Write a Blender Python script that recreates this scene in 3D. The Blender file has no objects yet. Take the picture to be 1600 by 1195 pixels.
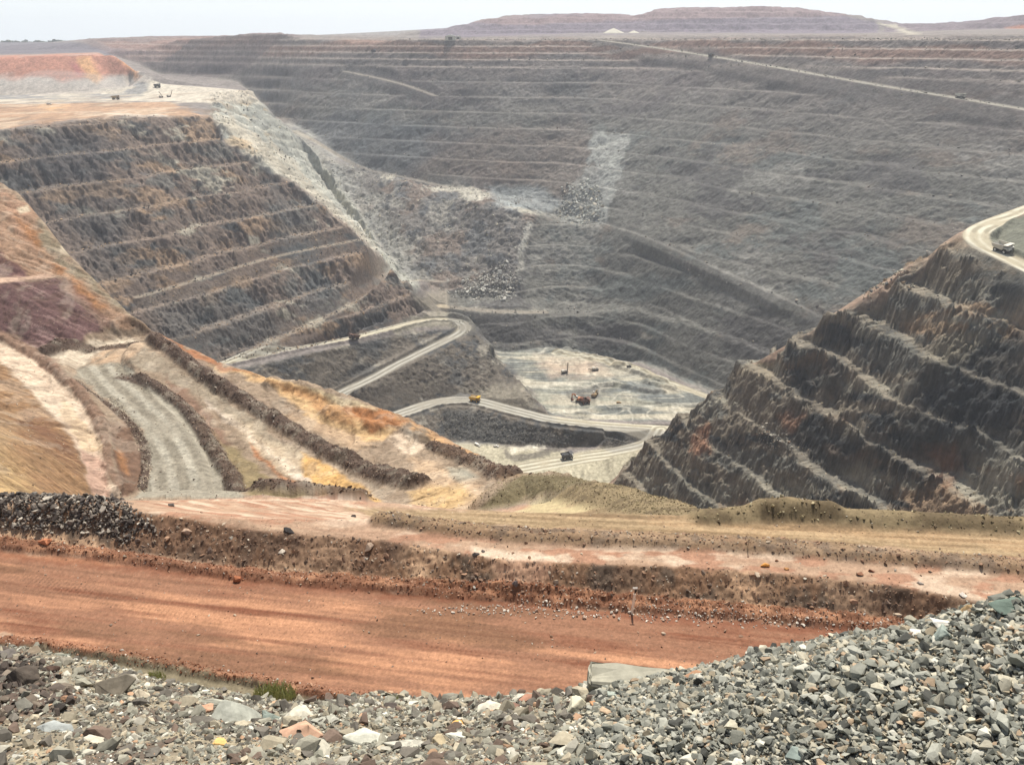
import bpy, math, random
import numpy as np
from mathutils import Vector, Matrix
from mathutils.geometry import delaunay_2d_cdt
RES = 1.0          # grid density
F32 = np.float32
FO, PITCH = 1350.0, math.radians(21.7)
CP, SP = math.cos(PITCH), math.sin(PITCH)
R = math.radians
random.seed(5)

# ------------------------------------------------------------------ camera maths (photo pixels 1600 x 1195, eye at origin)
def ray(u, v):
    q = (597.5 - np.asarray(v, float)) / FO
    dy = CP + SP * q
    return (np.asarray(u, float) - 800) / FO / dy, -(-SP + CP * q) / dy      # x/y , t=-z/y
def proj(x, y, z):
    f = y * CP - z * SP
    f = np.maximum(f, 1e-3)
    return 800 + FO * x / f, 597.5 - FO * (y * SP + z * CP) / f

# ------------------------------------------------------------------ noise
def _h(ix, iy, seed):
    n = (ix.astype(np.uint32) * np.uint32(374761393) + iy.astype(np.uint32) * np.uint32(668265263) + np.uint32(seed * 974711 + 17))
    n = (n ^ (n >> np.uint32(13))) * np.uint32(1274126177)
    n = n ^ (n >> np.uint32(16))
    return (n & np.uint32(0xFFFF)).astype(F32) * F32(1 / 32768.0) - F32(1)
def vn(x, y, seed=0):
    x = np.asarray(x, F32); y = np.asarray(y, F32)
    xf = np.floor(x); yf = np.floor(y)
    ix = xf.astype(np.int32); iy = yf.astype(np.int32)
    fx = x - xf; fy = y - yf
    fx = fx * fx * (3 - 2 * fx); fy = fy * fy * (3 - 2 * fy)
    a = _h(ix, iy, seed); b = _h(ix + 1, iy, seed); c = _h(ix, iy + 1, seed); d = _h(ix + 1, iy + 1, seed)
    a = a + (b - a) * fx; c = c + (d - c) * fx
    return a + (c - a) * fy
def fbm(x, y, seed=0, oct=4, g=.5, lac=2.07):
    s = 0; a = 1.0; t = 0
    for k in range(oct):
        s = s + F32(a) * vn(x, y, seed + k * 7); t += a * .6
        x = x * F32(lac) + F32(3.1); y = y * F32(lac) + F32(1.7); a *= g
    return s / F32(t)
def ridged(x, y, seed=0, oct=4, g=.55):
    s = 0; a = 1.0; t = 0
    for k in range(oct):
        s = s + F32(a) * (1 - 2 * np.abs(vn(x, y, seed + k * 5))); t += a
        x = x * F32(2.13) + F32(9.1); y = y * F32(2.13) + F32(4.7); a *= g
    return s / F32(t)
def blocky(x, y, seed=0, oct=3, g=.6):
    """fractured rock: warped cells with sharp steps between them"""
    s = 0; a = 1.0; t = 0
    for k in range(oct):
        wx = x + F32(.45) * vn(x * F32(1.7), y * F32(1.7), seed + 3 + k); wy = y + F32(.45) * vn(x * F32(1.7) + 9, y * F32(1.7), seed + 4 + k)
        fy = np.floor(wy * F32(.8)); s = s + F32(a) * _h(np.floor(wx + fy * F32(.37)).astype(np.int32), fy.astype(np.int32), seed + 31 * k); t += a * .8
        x = x * F32(2.1) + F32(5.3); y = y * F32(2.1) + F32(2.9); a *= g
    return s / F32(t)
def sst(e0, e1, x):
    t = np.clip((x - e0) / (e1 - e0), 0, 1)
    return t * t * (3 - 2 * t)

# ------------------------------------------------------------------ control surface: rails lofted from far to near
PTS = []           # (x, y, z)
def lerp_rail(pts, us, k):
    return np.interp(us, [p[0] for p in pts], [p[k] for p in pts])
def patch(rails, du=7, dv=36):
    prev = None
    for rail in rails:
        mode, pts = rail[0], rail[1]
        us = np.arange(pts[0][0], pts[-1][0] + .1, du)
        v = lerp_rail(pts, us, 1)
        q, t = ray(us, v)
        if mode == 'Y': y = lerp_rail(pts, us, 2)
        elif mode == 'Z': y = -lerp_rail(pts, us, 2) / t
        elif mode == 'F': y = rail[2](q, t)
        elif mode == 'S':
            s = np.tan(np.radians(lerp_rail(pts, us, 2)))
            pu, pv, py = prev
            ok = (us >= pu[0] - 1) & (us <= pu[-1] + 1)
            us, v, q, t, s = us[ok], v[ok], q[ok], t[ok], s[ok]
            y0 = np.interp(us, pu, py); v0 = np.interp(us, pu, pv); t0 = ray(us, v0)[1]
            n = max(1, int(np.max(v - v0) / dv))
            for k in range(1, n):
                vk = v0 + (v - v0) * k / n; qk, tk = ray(us, vk)
                yk = y0 - y0 * (tk - t0) / (tk + s)
                PTS.extend(zip(qk * yk, yk, -tk * yk))
            y = y0 - y0 * (t - t0) / (t + s)
        PTS.extend(zip(q * y, y, -t * y))
        prev = (us, v, y)
# planes of the big walls:  y as a function of (x/y, t)
LWf = lambda q, t: 1382 / (.68 - q + 1.3 * t)
RSf = lambda q, t: 624 / (q + .31 + .75 * t)
def FARf(q, t):
    Y0 = np.interp(q, [-.52, -.37, -.297, -.223, -.13, 0, .14], [2500, 2400, 2300, 2150, 2050, 1960, 1930])
    a = Y0 / (1 + 1.3 * t); b = 1600 / (np.maximum(q, -.2) + .69 + 1.45 * t)
    k = 40.0
    return -k * np.log(np.exp(-(a - 1500) / k) + np.exp(-(b - 1500) / k)) + 1500

# skyline and plain
SKY = [(-80,71,7000),(0,71,7000),(108,71,6500),(122,65,3400),(155,60,3100),(290,56,2900),(440,51,2850),(462,57,2850),(482,62,2850),(530,60,2850),(655,54,2900),
 (668,47,2800),(720,40,2800),(736,35,2800),(768,29,2800),(790,25,2800),(900,22,2800),(965,22,2800),(982,26,2800),(1008,23,2800),(1022,16,2800),(1060,12,2800),(1150,11,2800),(1222,10,2800),(1238,15,2800),(1275,14,2800),
 (1290,20,2800),(1345,23,2800),(1372,39,2800),(1420,36,2700),(1520,35,2600),(1540,31,2500),(1600,22,2450),(1680,18,2400)]
patch([('Y', SKY, 0)], du=5)
patch([('Y', [(u, v + .3, y * 1.12) for u, v, y in SKY], 0)], du=5)
patch([('Y', [(u, v + 12, y * 1.4) for u, v, y in SKY[11:]], 0)], du=14)
patch([('Y', [(668,56,2620),(800,52,2620),(1000,50,2620),(1200,48,2620),(1372,50,2620),(1500,48,2450),(1600,44,2350),(1680,44,2300)])])
patch([('Y', [(-80,80,2700),(100,78,2700),(125,74,2700)]), ('Y', [(-80,84,2300),(100,83,2300),(170,80,2300)])], du=12)
patch([('Y', [(128,66,2760),(155,61,2740),(200,60,2720),(250,60,2700)]), ('Y', [(150,78,2600),(185,84,2520),(240,96,2450),(250,100,2440)])], du=10)
# far wall
RIM = [(250,61),(300,59),(400,56),(440,55),(462,58),(480,63),(560,62),(660,63),(800,65),(1000,63),(1200,61),(1400,61),(1600,63),(1680,63)]
R2 = [(250,114),(300,118),(370,125),(400,150),(430,180),(480,200),(560,262),(640,277),(700,290),(800,300),(880,325),(930,345),(1000,362),(1060,388),(1150,428),(1260,478),(1330,520),(1500,600),(1680,690)]
us = np.arange(250, 1681, 7)
rv, r2v = lerp_rail(RIM, us, 1), lerp_rail(R2, us, 1)
for k in range(0, 9):
    f = k / 8; vv = rv + (r2v - rv) * f; q, t = ray(us, vv); y = FARf(q, t)
    PTS.extend(zip(q * y, y, -t * y))
q, t = ray(us, r2v); y = FARf(q, t)
patch([('Y', list(zip(us, r2v, y))),
 ('S', [(432,186,6),(480,214,10),(560,275,6),(640,293,6),(700,310,8),(800,328,6),(860,336,8),(930,349,12),(1000,365,10),(1060,391,10),(1150,431,10),(1260,481,10),(1330,523,10),(1500,603,10),(1680,693,10)]),
 ('S', [(432,205,18),(480,250,20),(560,350,24),(620,415,26),(700,455,28),(800,465,34),(900,470,38),(1000,480,44),(1060,500,44),(1150,530,44),(1260,570,44),(1500,690,44),(1680,770,44)]),
 ('S', [(432,210,8),(480,258,8),(560,362,8),(620,432,8),(700,480,6),(800,488,6),(880,488,6),(1000,486,12),(1060,506,12),(1150,535,12),(1260,575,12),(1680,776,12)]),
 ('S', [(700,540,36),(760,546,38),(800,548,42),(860,546,42),(1000,562,44),(1100,604,44),(1200,640,44),(1300,680,44)])])
# pit floor
FLZ = -440
patch([('Z', [(770,556,FLZ),(900,552,FLZ),(1000,570,FLZ),(1100,610,FLZ)]), ('Z', [(790,590,FLZ),(1130,625,FLZ)]), ('Z', [(830,620,FLZ),(1120,640,FLZ)]), ('Z', [(880,638,FLZ),(1060,650,FLZ)])], du=14)
# left back wall and plateau
patch([('Y', [(-80,92,1900),(0,90,1900),(90,87,1930),(175,84,1980),(200,96,1960),(240,124,1900)]), ('S', [(-80,150,30),(0,150,30),(130,143,30),(240,130,30)])])
patch([('Z', [(-80,156,-103),(0,156,-103),(130,150,-102),(250,134,-100),(330,134,-98),(388,143,-100)]), ('Z', [(-80,176,-100),(100,165,-99),(250,160,-98),(340,165,-98)])], du=12)
CORN = [(330,183),(348,222),(410,265),(440,275),(500,320),(540,352),(580,392),(620,430),(645,462),(652,476)]
CRST = [(-80,211),(0,204),(100,189),(200,181),(330,183)]
TOE = [(-80,560),(330,570),(350,562),(420,545),(500,526),(600,500),(640,489),(652,482)]
CC = CRST + CORN[1:]
us = np.arange(-80, 653, 6); a, b = lerp_rail(CC, us, 1), lerp_rail(TOE, us, 1)
for k in range(8):
    vv = a + (b - a) * k / 7; q, t = ray(us, vv); y = LWf(q, t)
    PTS.extend(zip(q * y, y, -t * y))
patch([('Y', [(392,146,1640),(430,182,1640),(480,224,1700),(520,270,1640),(560,330,1560),(600,398,1440),(635,442,1340)])])
patch([('Y', [(360,180,1400),(420,215,1400),(470,250,1420),(520,310,1400),(570,370,1340),(610,420,1290)])])
# switchback spur
S = -8
patch([('Z', [(330,578,-338),(350,562,-340),(553,521,-356),(640,490,-360),(690,485,-362),(735,498,-366),(748,512,-367)])])
patch([('Y', [(748,514,1133),(790,556,1070),(820,602,1015),(850,640,965),(872,657,945)])], du=4)
patch([('Z', [(330,590,-338),(553,537,-356),(620,516,-360),(665,507,-362),(700,505,-364)])])
patch([('Z', [(480,630,-393),(530,602,-391),(600,562,-383),(660,531,-374),(700,513,-368)])])
patch([('Z', [(480,652,-393),(540,617,-391),(600,588,-385),(680,552,-376),(735,521,-368)])])
patch([('Z', [(560,672,-420),(640,640,-419),(700,617,-416),(760,605,-412),(800,604,-408),(822,612,-407)])])
patch([('Z', [(600,656,-420),(660,626,-419),(742,614,-418),(800,640,-420),(870,658,-422),(960,663,-424),(1040,663,-426),(1130,668,-426)])])
patch([('Z', [(600,682,-420),(650,650,-419),(700,633,-418),(760,641,-419),(830,663,-421),(900,673,-423),(1000,681,-425),(1060,682,-426),(1130,684,-426)])])
patch([('Z', [(640,705,-440),(700,688,-440),(740,688,-440),(800,695,-440),(870,700,-440),(960,693,-438),(1005,690,-434),(1100,700,-432)]), ('Z', [(600,770,-441),(1000,770,-441),(1060,770,-441)])], du=10)
# right spur
RSC = [(962,752),(975,730),(1000,702),(1020,680),(1045,658),(1075,640),(1110,612),(1140,588),(1165,573),(1210,566),(1225,552),(1250,525),(1290,500),(1330,480),(1380,450),(1430,410),(1480,378),(1500,366),(1506,370)]
us = np.arange(962, 1507, 5); a = lerp_rail(RSC, us, 1)
for k in range(9):
    vv = a + (840 - a) * k / 8; q, t = ray(us, vv); y = RSf(q, t); PTS.extend(zip(q * y, y, -t * y))
RSB = [(1506,374),(1550,405),(1600,436),(1680,480)]
us = np.arange(1509, 1681, 6); a = lerp_rail(RSB, us, 1)
for k in range(9):
    vv = a + (840 - a) * k / 8; q, t = ray(us, vv); y = RSf(q, t); PTS.extend(zip(q * y, y, -t * y))
patch([('Z', [(1500,362,-135),(1540,343,-133),(1600,324,-131),(1680,303,-129)])])
patch([('Y', [(1575,350,690),(1600,338,680),(1680,300,650)]), ('Y', [(1560,375,640),(1600,392,590),(1680,425,540)])])
# left middle ground
ECR = [(-80,262,360),(0,284,340),(30,300,333),(60,335,320),(110,400,300),(160,450,285),(200,490,272),(240,515,262),(300,545,250),(350,568,242),(400,582,236),(480,606,228),(560,626,222),(640,652,215),(700,686,200),(760,716,180),(800,738,160),(830,744,140),(900,746,118),(980,766,92),(1060,798,66),(1090,806,58)]
patch([('Y', ECR)], du=6)
patch([('Y', [(u, v + 40, y * 1.16) for u, v, y in ECR])], du=12)
for m_, dv_ in ((1.35, 50), (1.7, 60), (2.3, 60), (3.1, 60), (4.5, 70), (7, 70)):
    us = np.arange(-80, 1085, 14); y = lerp_rail(ECR, us, 2) * m_; v = lerp_rail(ECR, us, 1) + dv_; q, t = ray(us, v); k = y < 760 - 160 * (us > 900)
    PTS.extend(zip((q * y)[k], y[k], (-t * y)[k]))
patch([('Z', [(-80,425,-70),(0,432,-72),(85,428,-74)]), ('Z', [(-80,436,-70),(0,443,-72),(85,434,-74)])], du=8)
patch([('Z', [(-80,500,-82),(0,540,-84),(70,550,-86),(130,527,-86),(200,520,-86),(240,524,-87)])], du=8)
patch([('Z', [(-80,600,-76),(0,590,-80),(60,600,-84),(150,640,-87),(300,640,-90),(420,640,-91),(560,660,-92),(640,690,-90),(700,720,-86),(760,745,-78),(800,765,-66),(900,785,-50)])], du=8)
patch([('Z', [(-80,700,-60),(0,690,-66),(80,700,-78),(140,705,-86),(300,720,-90),(560,735,-88),(700,760,-76),(780,780,-60)])], du=8)
patch([('Z', [(-80,790,-52),(0,785,-60),(100,785,-74),(150,785,-84),(200,790,-88),(300,800,-88),(450,808,-84),(600,806,-74),(700,804,-62),(800,803,-50),(900,806,-42),(1000,808,-35),(1060,808,-33)])], du=8)
# near terrace: red road, pink road
EDGE = [(-120,776),(0,774),(150,780),(200,796),(300,806),(450,814),(560,809),(650,801),(800,800),(1000,803),(1100,806),(1180,800),(1240,800),(1300,803),(1450,812),(1600,818),(1720,824)]
TZL = -25.85
patch([('Z', [(u, v, TZL) for u, v in EDGE])], du=8)
BCR = [(-160,800),(0,796),(130,792),(200,797),(300,812),(400,830),(500,838),(600,846),(700,862),(800,876),(900,881),(1000,884),(1100,888),(1200,895),(1300,905),(1400,916),(1500,935),(1600,955),(1760,985)]
BTO = [(-160,852),(0,852),(100,856),(200,862),(300,876),(400,893),(500,905),(600,915),(700,925),(800,935),(1000,948),(1200,960),(1400,977),(1600,1000),(1760,1020)]
patch([('Z', [(u, v, TZL) for u, v in BCR])], du=8); patch([('Z', [(u, v - 5, TZL) for u, v in BCR])], du=12)
patch([('Z', [(u, v, -27.25) for u, v in BTO])], du=8)
for vv in (1030, 1060, 1100, 1150):
    patch([('Z', [(-160, vv, -27.3), (1760, vv, -27.3)])], du=40)
# foreground ledge
GED = [(-160,985,13),(0,1003,11.5),(60,1014,11),(250,1064,9.6),(480,1086,8.8),(700,1090,8.4),(930,1092,7.4),(942,1060,6.9),(1000,1050,6.6),(1100,1044,6.3),(1200,1002,5.9),(1300,986,5.6),(1450,966,5.2),(1600,938,4.8),(1760,920,4.4)]
patch([('Y', GED), ('Y', [(-160,1060,8.4),(400,1120,7),(800,1125,6.6),(1000,1100,5.6),(1300,1060,4.6),(1600,1040,4.0),(1760,1030,3.8)]),
 ('Y', [(-160,1200,5.4),(400,1200,5.1),(800,1200,4.7),(1200,1200,3.9),(1600,1200,3.2),(1760,1200,3.0)]),
 ('Y', [(-160,1400,3.6),(800,1400,3.3),(1760,1400,2.3)]), ('Y', [(-160,1700,2.4),(800,1700,2.2),(1760,1700,1.7)])], du=12)
for p in list(zip(*[lerp_rail(GED, np.arange(-160, 1761, 16), k) for k in (0, 1, 2)])):
    q, t = ray(p[0], p[1]); y = p[2]
    PTS.append((q * (y + 1.2), y + 1.2, -t * y - 1.6)); PTS.append((q * 27, 26.5, -27.4))
for (u, v, y) in [(u, 0, y) for u in range(1100, 1800, 12) for y in (58, 90, 150, 240, 330)]:
    q = float(ray(u, 810)[0]); PTS.append((q * y, y, -27 - (y - 48) * .95 if y < 240 else -(.62 + .0 * y) * y - 30))
# border
for az in np.linspace(-1.2, 1.2, 80):
    PTS.append((math.sin(az) * 1.2, math.cos(az) * 1.2, -2.2)); PTS.append((math.sin(az) * 12000, math.cos(az) * 12000, -90))
for r in np.exp(np.linspace(math.log(30), math.log(9000), 30)):
    pass

P = np.array(PTS)
Paz = np.arctan2(P[:, 0], P[:, 1]); Pl = np.log(np.hypot(P[:, 0], P[:, 1]))
# far outside corners take the height of the nearest control point
ext = []
for az in (-1.3, 1.3):
    for l in np.linspace(.2, 9.3, 40):
        i = np.argmin((Paz - az * .58) ** 2 * 4 + (Pl - l) ** 2); ext.append((az, l, P[i, 2]))
ext = np.array(ext)
Paz = np.concatenate([Paz, ext[:, 0]]); Pl = np.concatenate([Pl, ext[:, 1]]); Pz = np.concatenate([P[:, 2], ext[:, 2]])
vs, _, fs, ov, _, _ = delaunay_2d_cdt([Vector((float(a), float(b))) for a, b in zip(Paz, Pl)], [], [], 0, 1e-7)
TV = np.array([(v[0], v[1]) for v in vs]); TZ = np.array([Pz[o].mean() if len(o) else 0 for o in ov])

# ------------------------------------------------------------------ polar grid
AZ = np.concatenate([np.linspace(-1.15, -.745, 64), np.arange(-.74, .7401, .0013 / RES), np.linspace(.745, 1.15, 64)])
rows = [1.3]
def stepfor(r):
    for lim, s in ((3, .02), (14, .006), (26, .02), (62, .0021), (100, .012), (420, .0016), (860, .0010), (2080, .00078), (3450, .0019), (1e9, .012)):
        if r < lim: return s / RES
while rows[-1] < 11000: rows.append(rows[-1] * (1 + stepfor(rows[-1])))
RR = np.array(rows); LR = np.log(RR)
NA, NR = len(AZ), len(RR)
Z = np.full((NR, NA), np.nan, np.float64)
for f in fs:
    p = TV[list(f)]; zz = TZ[list(f)]
    a0, a1 = p[:, 0].min(), p[:, 0].max(); l0, l1 = p[:, 1].min(), p[:, 1].max()
    i0, i1 = np.searchsorted(AZ, a0 - 1e-9), np.searchsorted(AZ, a1 + 1e-9)
    j0, j1 = np.searchsorted(LR, l0 - 1e-9), np.searchsorted(LR, l1 + 1e-9)
    if i0 >= i1 or j0 >= j1: continue
    A, L = np.meshgrid(AZ[i0:i1], LR[j0:j1])
    d = (p[1, 1] - p[2, 1]) * (p[0, 0] - p[2, 0]) + (p[2, 0] - p[1, 0]) * (p[0, 1] - p[2, 1])
    if abs(d) < 1e-14: continue
    w0 = ((p[1, 1] - p[2, 1]) * (A - p[2, 0]) + (p[2, 0] - p[1, 0]) * (L - p[2, 1])) / d
    w1 = ((p[2, 1] - p[0, 1]) * (A - p[2, 0]) + (p[0, 0] - p[2, 0]) * (L - p[2, 1])) / d
    w2 = 1 - w0 - w1
    m = (w0 > -1e-6) & (w1 > -1e-6) & (w2 > -1e-6)
    sub = Z[j0:j1, i0:i1]; sub[m] = (w0 * zz[0] + w1 * zz[1] + w2 * zz[2])[m]
for j in range(NR):                                    # fill rare gaps
    b = np.isnan(Z[j])
    if b.any(): Z[j][b] = np.interp(AZ[b], AZ[~b], Z[j][~b]) if (~b).any() else -90
def blur(a, n=1):
    for _ in range(n):
        b = a.copy(); b[1:-1] = (a[:-2] + 2 * a[1:-1] + a[2:]) / 4
        a = b.copy(); a[:, 1:-1] = (b[:, :-2] + 2 * b[:, 1:-1] + b[:, 2:]) / 4
    return a
Z = blur(Z, 3).astype(F32)
X = (RR[:, None] * np.sin(AZ)[None]).astype(F32); Y = (RR[:, None] * np.cos(AZ)[None]).astype(F32)
U, V = proj(X, Y, Z); U = U.astype(F32); V = V.astype(F32)

def pick(u, v, ymin=0, ymax=1e9, zg=None):
    """world point where the ray through photo pixel (u, v) first meets the ground"""
    zg = Z if zg is None else zg
    q, t = ray(u, v); az = math.atan2(float(q), 1.0)
    i = int(np.clip(np.searchsorted(AZ, az), 1, NA - 1)); w = (az - AZ[i - 1]) / (AZ[i] - AZ[i - 1])
    zc = zg[:, i - 1] * (1 - w) + zg[:, i] * w; yc = RR * math.cos(az)
    g = zc + float(t) * yc                              # >= 0 : ground above the ray
    ok = np.where((g >= 0) & (yc > ymin) & (yc < ymax))[0]
    if len(ok) == 0:
        m = (yc > ymin) & (yc < ymax); j = np.where(m)[0][np.argmax((g / yc)[m])]
        return Vector((float(q) * yc[j], yc[j], zc[j]))
    j = ok[0]
    if j > 0 and g[j - 1] < 0:
        f = -g[j - 1] / (g[j] - g[j - 1]); y = yc[j - 1] + f * (yc[j] - yc[j - 1]); z = zc[j - 1] + f * (zc[j] - zc[j - 1])
    else: y, z = yc[j], zc[j]
    return Vector((float(q) * y, y, z))
def gz(x, y):
    az = math.atan2(x, y); l = math.log(math.hypot(x, y))
    i = int(np.clip(np.searchsorted(AZ, az), 1, NA - 1)); j = int(np.clip(np.searchsorted(LR, l), 1, NR - 1))
    a = (az - AZ[i - 1]) / (AZ[i] - AZ[i - 1]); b = (l - LR[j - 1]) / (LR[j] - LR[j - 1])
    return float((Z[j-1,i-1]*(1-a)+Z[j-1,i]*a)*(1-b)+(Z[j,i-1]*(1-a)+Z[j,i]*a)*b)
def box(x, y, m):
    """grid slices round a set of plan points with margin m metres"""
    x = np.asarray(x); y = np.asarray(y); r = np.hypot(x, y); az = np.arctan2(x, y); dm = m / r
    return (slice(max(0, np.searchsorted(RR, (r - m).min()) - 1), min(NR, np.searchsorted(RR, (r + m).max()) + 1)),
            slice(max(0, np.searchsorted(AZ, (az - dm).min()) - 1), min(NA, np.searchsorted(AZ, (az + dm).max()) + 1)))
def pathd(sl, path):
    """distance, side, height and length along a plan polyline for a grid block"""
    x, y = X[sl], Y[sl]; D = np.full(x.shape, 1e9, F32); H = np.zeros_like(D); Sg = np.zeros_like(D); Al = np.zeros_like(D); acc = 0
    for (x0, y0, z0), (x1, y1, z1) in zip(path[:-1], path[1:]):
        dx, dy = x1 - x0, y1 - y0; L2 = dx * dx + dy * dy + 1e-9; L = math.sqrt(L2)
        t = np.clip(((x - x0) * dx + (y - y0) * dy) / L2, 0, 1)
        ex = x - x0 - t * dx; ey = y - y0 - t * dy; d = np.hypot(ex, ey); m = d < D
        D[m] = d[m]; H[m] = (z0 + t * (z1 - z0))[m]; Sg[m] = np.sign(dx * ey - dy * ex)[m]; Al[m] = (acc + t * L)[m]; acc += L
    return D, Sg, H, Al
def smooth(pts, n=3):
    for _ in range(n):
        o = [pts[0]]
        for a, b in zip(pts[:-1], pts[1:]):
            o += [tuple(.75 * np.array(a) + .25 * np.array(b)), tuple(.25 * np.array(a) + .75 * np.array(b))]
        pts = o + [pts[-1]]
    return pts
def P3(lst, ymin=0, ymax=1e9):
    """(u, v) -> on the ground, (u, v, z) -> at that height"""
    o = []
    for p in lst:
        if len(p) == 3:
            q, t = ray(p[0], p[1]); y = -p[2] / float(t); o.append((float(q) * y, y, p[2]))
        else: o.append(tuple(pick(p[0], p[1], ymin, ymax)))
    return smooth(o)
def poly(pts, ymin=0, ymax=1e9, soft=3, warp=4, ws=None, seed=3, full=False):
    """soft mask of the ground seen inside a photo outline and between two depths"""
    pu = np.array([p[0] for p in pts], float); pv = np.array([p[1] for p in pts], float)
    j0, j1 = np.searchsorted(RR, ymin), np.searchsorted(RR, min(ymax * 1.25, 1e5))
    qa = np.arctan(ray(pu, pv)[0]); mg = (soft + warp * 2 + 4) / 1200
    sl = (slice(j0, j1), slice(max(0, np.searchsorted(AZ, qa.min() - mg)), np.searchsorted(AZ, qa.max() + mg))); u, v, y = U[sl], V[sl], Y[sl]
    if warp:
        sc = ws or 1.0
        u = u + warp * fbm(X[sl] / sc, Y[sl] / sc, seed, 3); v = v + warp * fbm(X[sl] / sc + 31, Y[sl] / sc, seed + 1, 3)
    ok = (u > pu.min() - soft) & (u < pu.max() + soft) & (v > pv.min() - soft) & (v < pv.max() + soft) & (y > ymin) & (y < ymax)
    M = np.zeros(u.shape, F32); idx = np.where(ok)
    if len(idx[0]):
        a, b = u[idx], v[idx]; ins = np.zeros(a.shape, bool); D = np.full(a.shape, 1e9, F32)
        for k in range(len(pts)):
            x0, y0, x1, y1 = pu[k - 1], pv[k - 1], pu[k], pv[k]
            c = ((y0 > b) != (y1 > b)) & (a < (x1 - x0) * (b - y0) / (y1 - y0 + 1e-9) + x0); ins ^= c
            dx, dy = x1 - x0, y1 - y0; t = np.clip(((a - x0) * dx + (b - y0) * dy) / (dx * dx + dy * dy + 1e-9), 0, 1)
            D = np.minimum(D, np.hypot(a - x0 - t * dx, b - y0 - t * dy))
        M[idx] = np.clip(.5 + np.where(ins, D, -D) / (2 * soft), 0, 1)
    return sl, M

# ------------------------------------------------------------------ shaping: benches, roads, berms
BIG = [(u, v) for u, v in CC]
slL, mL = poly(BIG + [(660,484),(640,493),(600,506),(500,532),(350,568),(330,640),(-90,640),(-90,205)], 800, 1420, soft=2, warp=0)
slF, mF = poly([(150,62),(250,58),(440,52),(480,60),(1000,58),(1690,56),(1690,800),(1330,690),(1200,650),(1100,608),(1000,566),(860,547),(760,546),(700,500),(700,455),(800,440),(840,335),(760,302),(700,294),(560,268),(480,205),(430,183),(400,152),(370,126),(250,116),(200,90)], 900, 2780, soft=3, warp=0)
slR, mR = poly([(955,760)] + RSC + [(1550,405),(1600,436),(1700,485),(1700,860),(1000,860)], 330, 860, soft=2, warp=0)
def full(sl, m):
    a = np.zeros((NR, NA), F32); a[sl] = m; return a
ML, MF, MR = full(slL, mL), full(slF, mF), full(slR, mR)
slP, mP = poly([(330,180),(352,222),(412,266),(500,320),(580,392),(645,462),(655,450),(600,395),(560,330),(520,268),(470,222),(430,182),(396,145),(330,150)], 1000, 1720, soft=5, warp=0)
MP = full(slP, mP) * (1 - ML)
slH, mH = poly([(440,205),(520,255),(640,280),(760,300),(840,340),(800,440),(700,455),(640,440),(600,395),(560,330),(480,224)], 1250, 2000, soft=6, warp=0)
MH = full(slH, mH)
slS, mS = poly([(330,585),(640,520),(735,512),(790,556),(850,640),(872,657),(1040,670),(1040,684),(900,700),(690,692),(600,690),(470,660)], 820, 1180, soft=3, warp=0)
MS = full(slS, mS)
FLAT = np.zeros((NR, NA), F32)                      # where the ground is a bench top or a road
def terrace(z, H, ph, w):
    k = (z - ph) / H; b = np.floor(k); f = k - b
    g = np.clip((f - w) / (1 - w), 0, 1)
    return ph + (b + g * .97 + f * .03) * H, 1 - sst(.0, .10, g) * (1 - sst(.97, 1.0, g))
for sl, m, sx, sy, H, ph, w0, A in ((slL, ML, .562, .827, 30, -7, .32, 6), (slF, MF, -.568, .823, 27, -3, .18, 4), (slR, MR, -.296, .955, 30, -25, .37, 9)):
    x, y, z, mm = X[sl], Y[sl], Z[sl], m[sl]
    s = x * F32(sx) + y * F32(sy)
    if sl is slF: zb = z + A * fbm(x / 90, y / 90, 11, 3) + A * .15 * ridged(x / 20, y / 20, 12, 3) + 1.0 * blocky(x / 14, (y + z) / 16, 18, 2); s = x
    else: zb = z + A * fbm(s / 75, z / 160, 11, 3) + A * .3 * ridged(s / 17, z / 60, 12, 3) + 3.0 * blocky(s / 9, z / 12, 18, 3)
    w = np.clip(w0 + (.32 if sl is slR else .2) * fbm(x / 90, (y + z) / 60, 14, 2), .04, .62)
    if sl is slR: zb = zb + 6 * fbm(s / 30, z / 35, 16, 2)
    zt, fl = terrace(zb, H, ph, w)
    if sl is slF:                                      # upper oxide benches are finer
        zt2, fl2 = terrace(zb, 13, -3, .35); k = sst(-62, -45, z); zt = zt * (1 - k) + zt2 * k; fl = fl * (1 - k) + fl2 * k
    if sl is slR: amt = .97
    elif sl is slL: amt = .95
    else: amt = .80 + .25 * np.clip(fbm(x / 200, y / 200, 19, 2) + .3, -1, 1)
    Z[sl] = z + (zt - z) * mm * amt; FLAT[sl] = np.maximum(FLAT[sl], fl * mm * .9)
hj = (slice(np.searchsorted(RR, 2550), np.searchsorted(RR, 3600)), slice(0, NA)); hz, _f = terrace(Z[hj] + 3 * fbm(X[hj] / 90, Y[hj] / 90, 31, 3), 17, 4, .45); Z[hj] += (hz - Z[hj]) * .85 * sst(0, 12, Z[hj]); Z[hj] += sst(-20, 10, Z[hj]) * 2.2 * blocky(X[hj] / 40, Y[hj] / 40, 33, 2)
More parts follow.
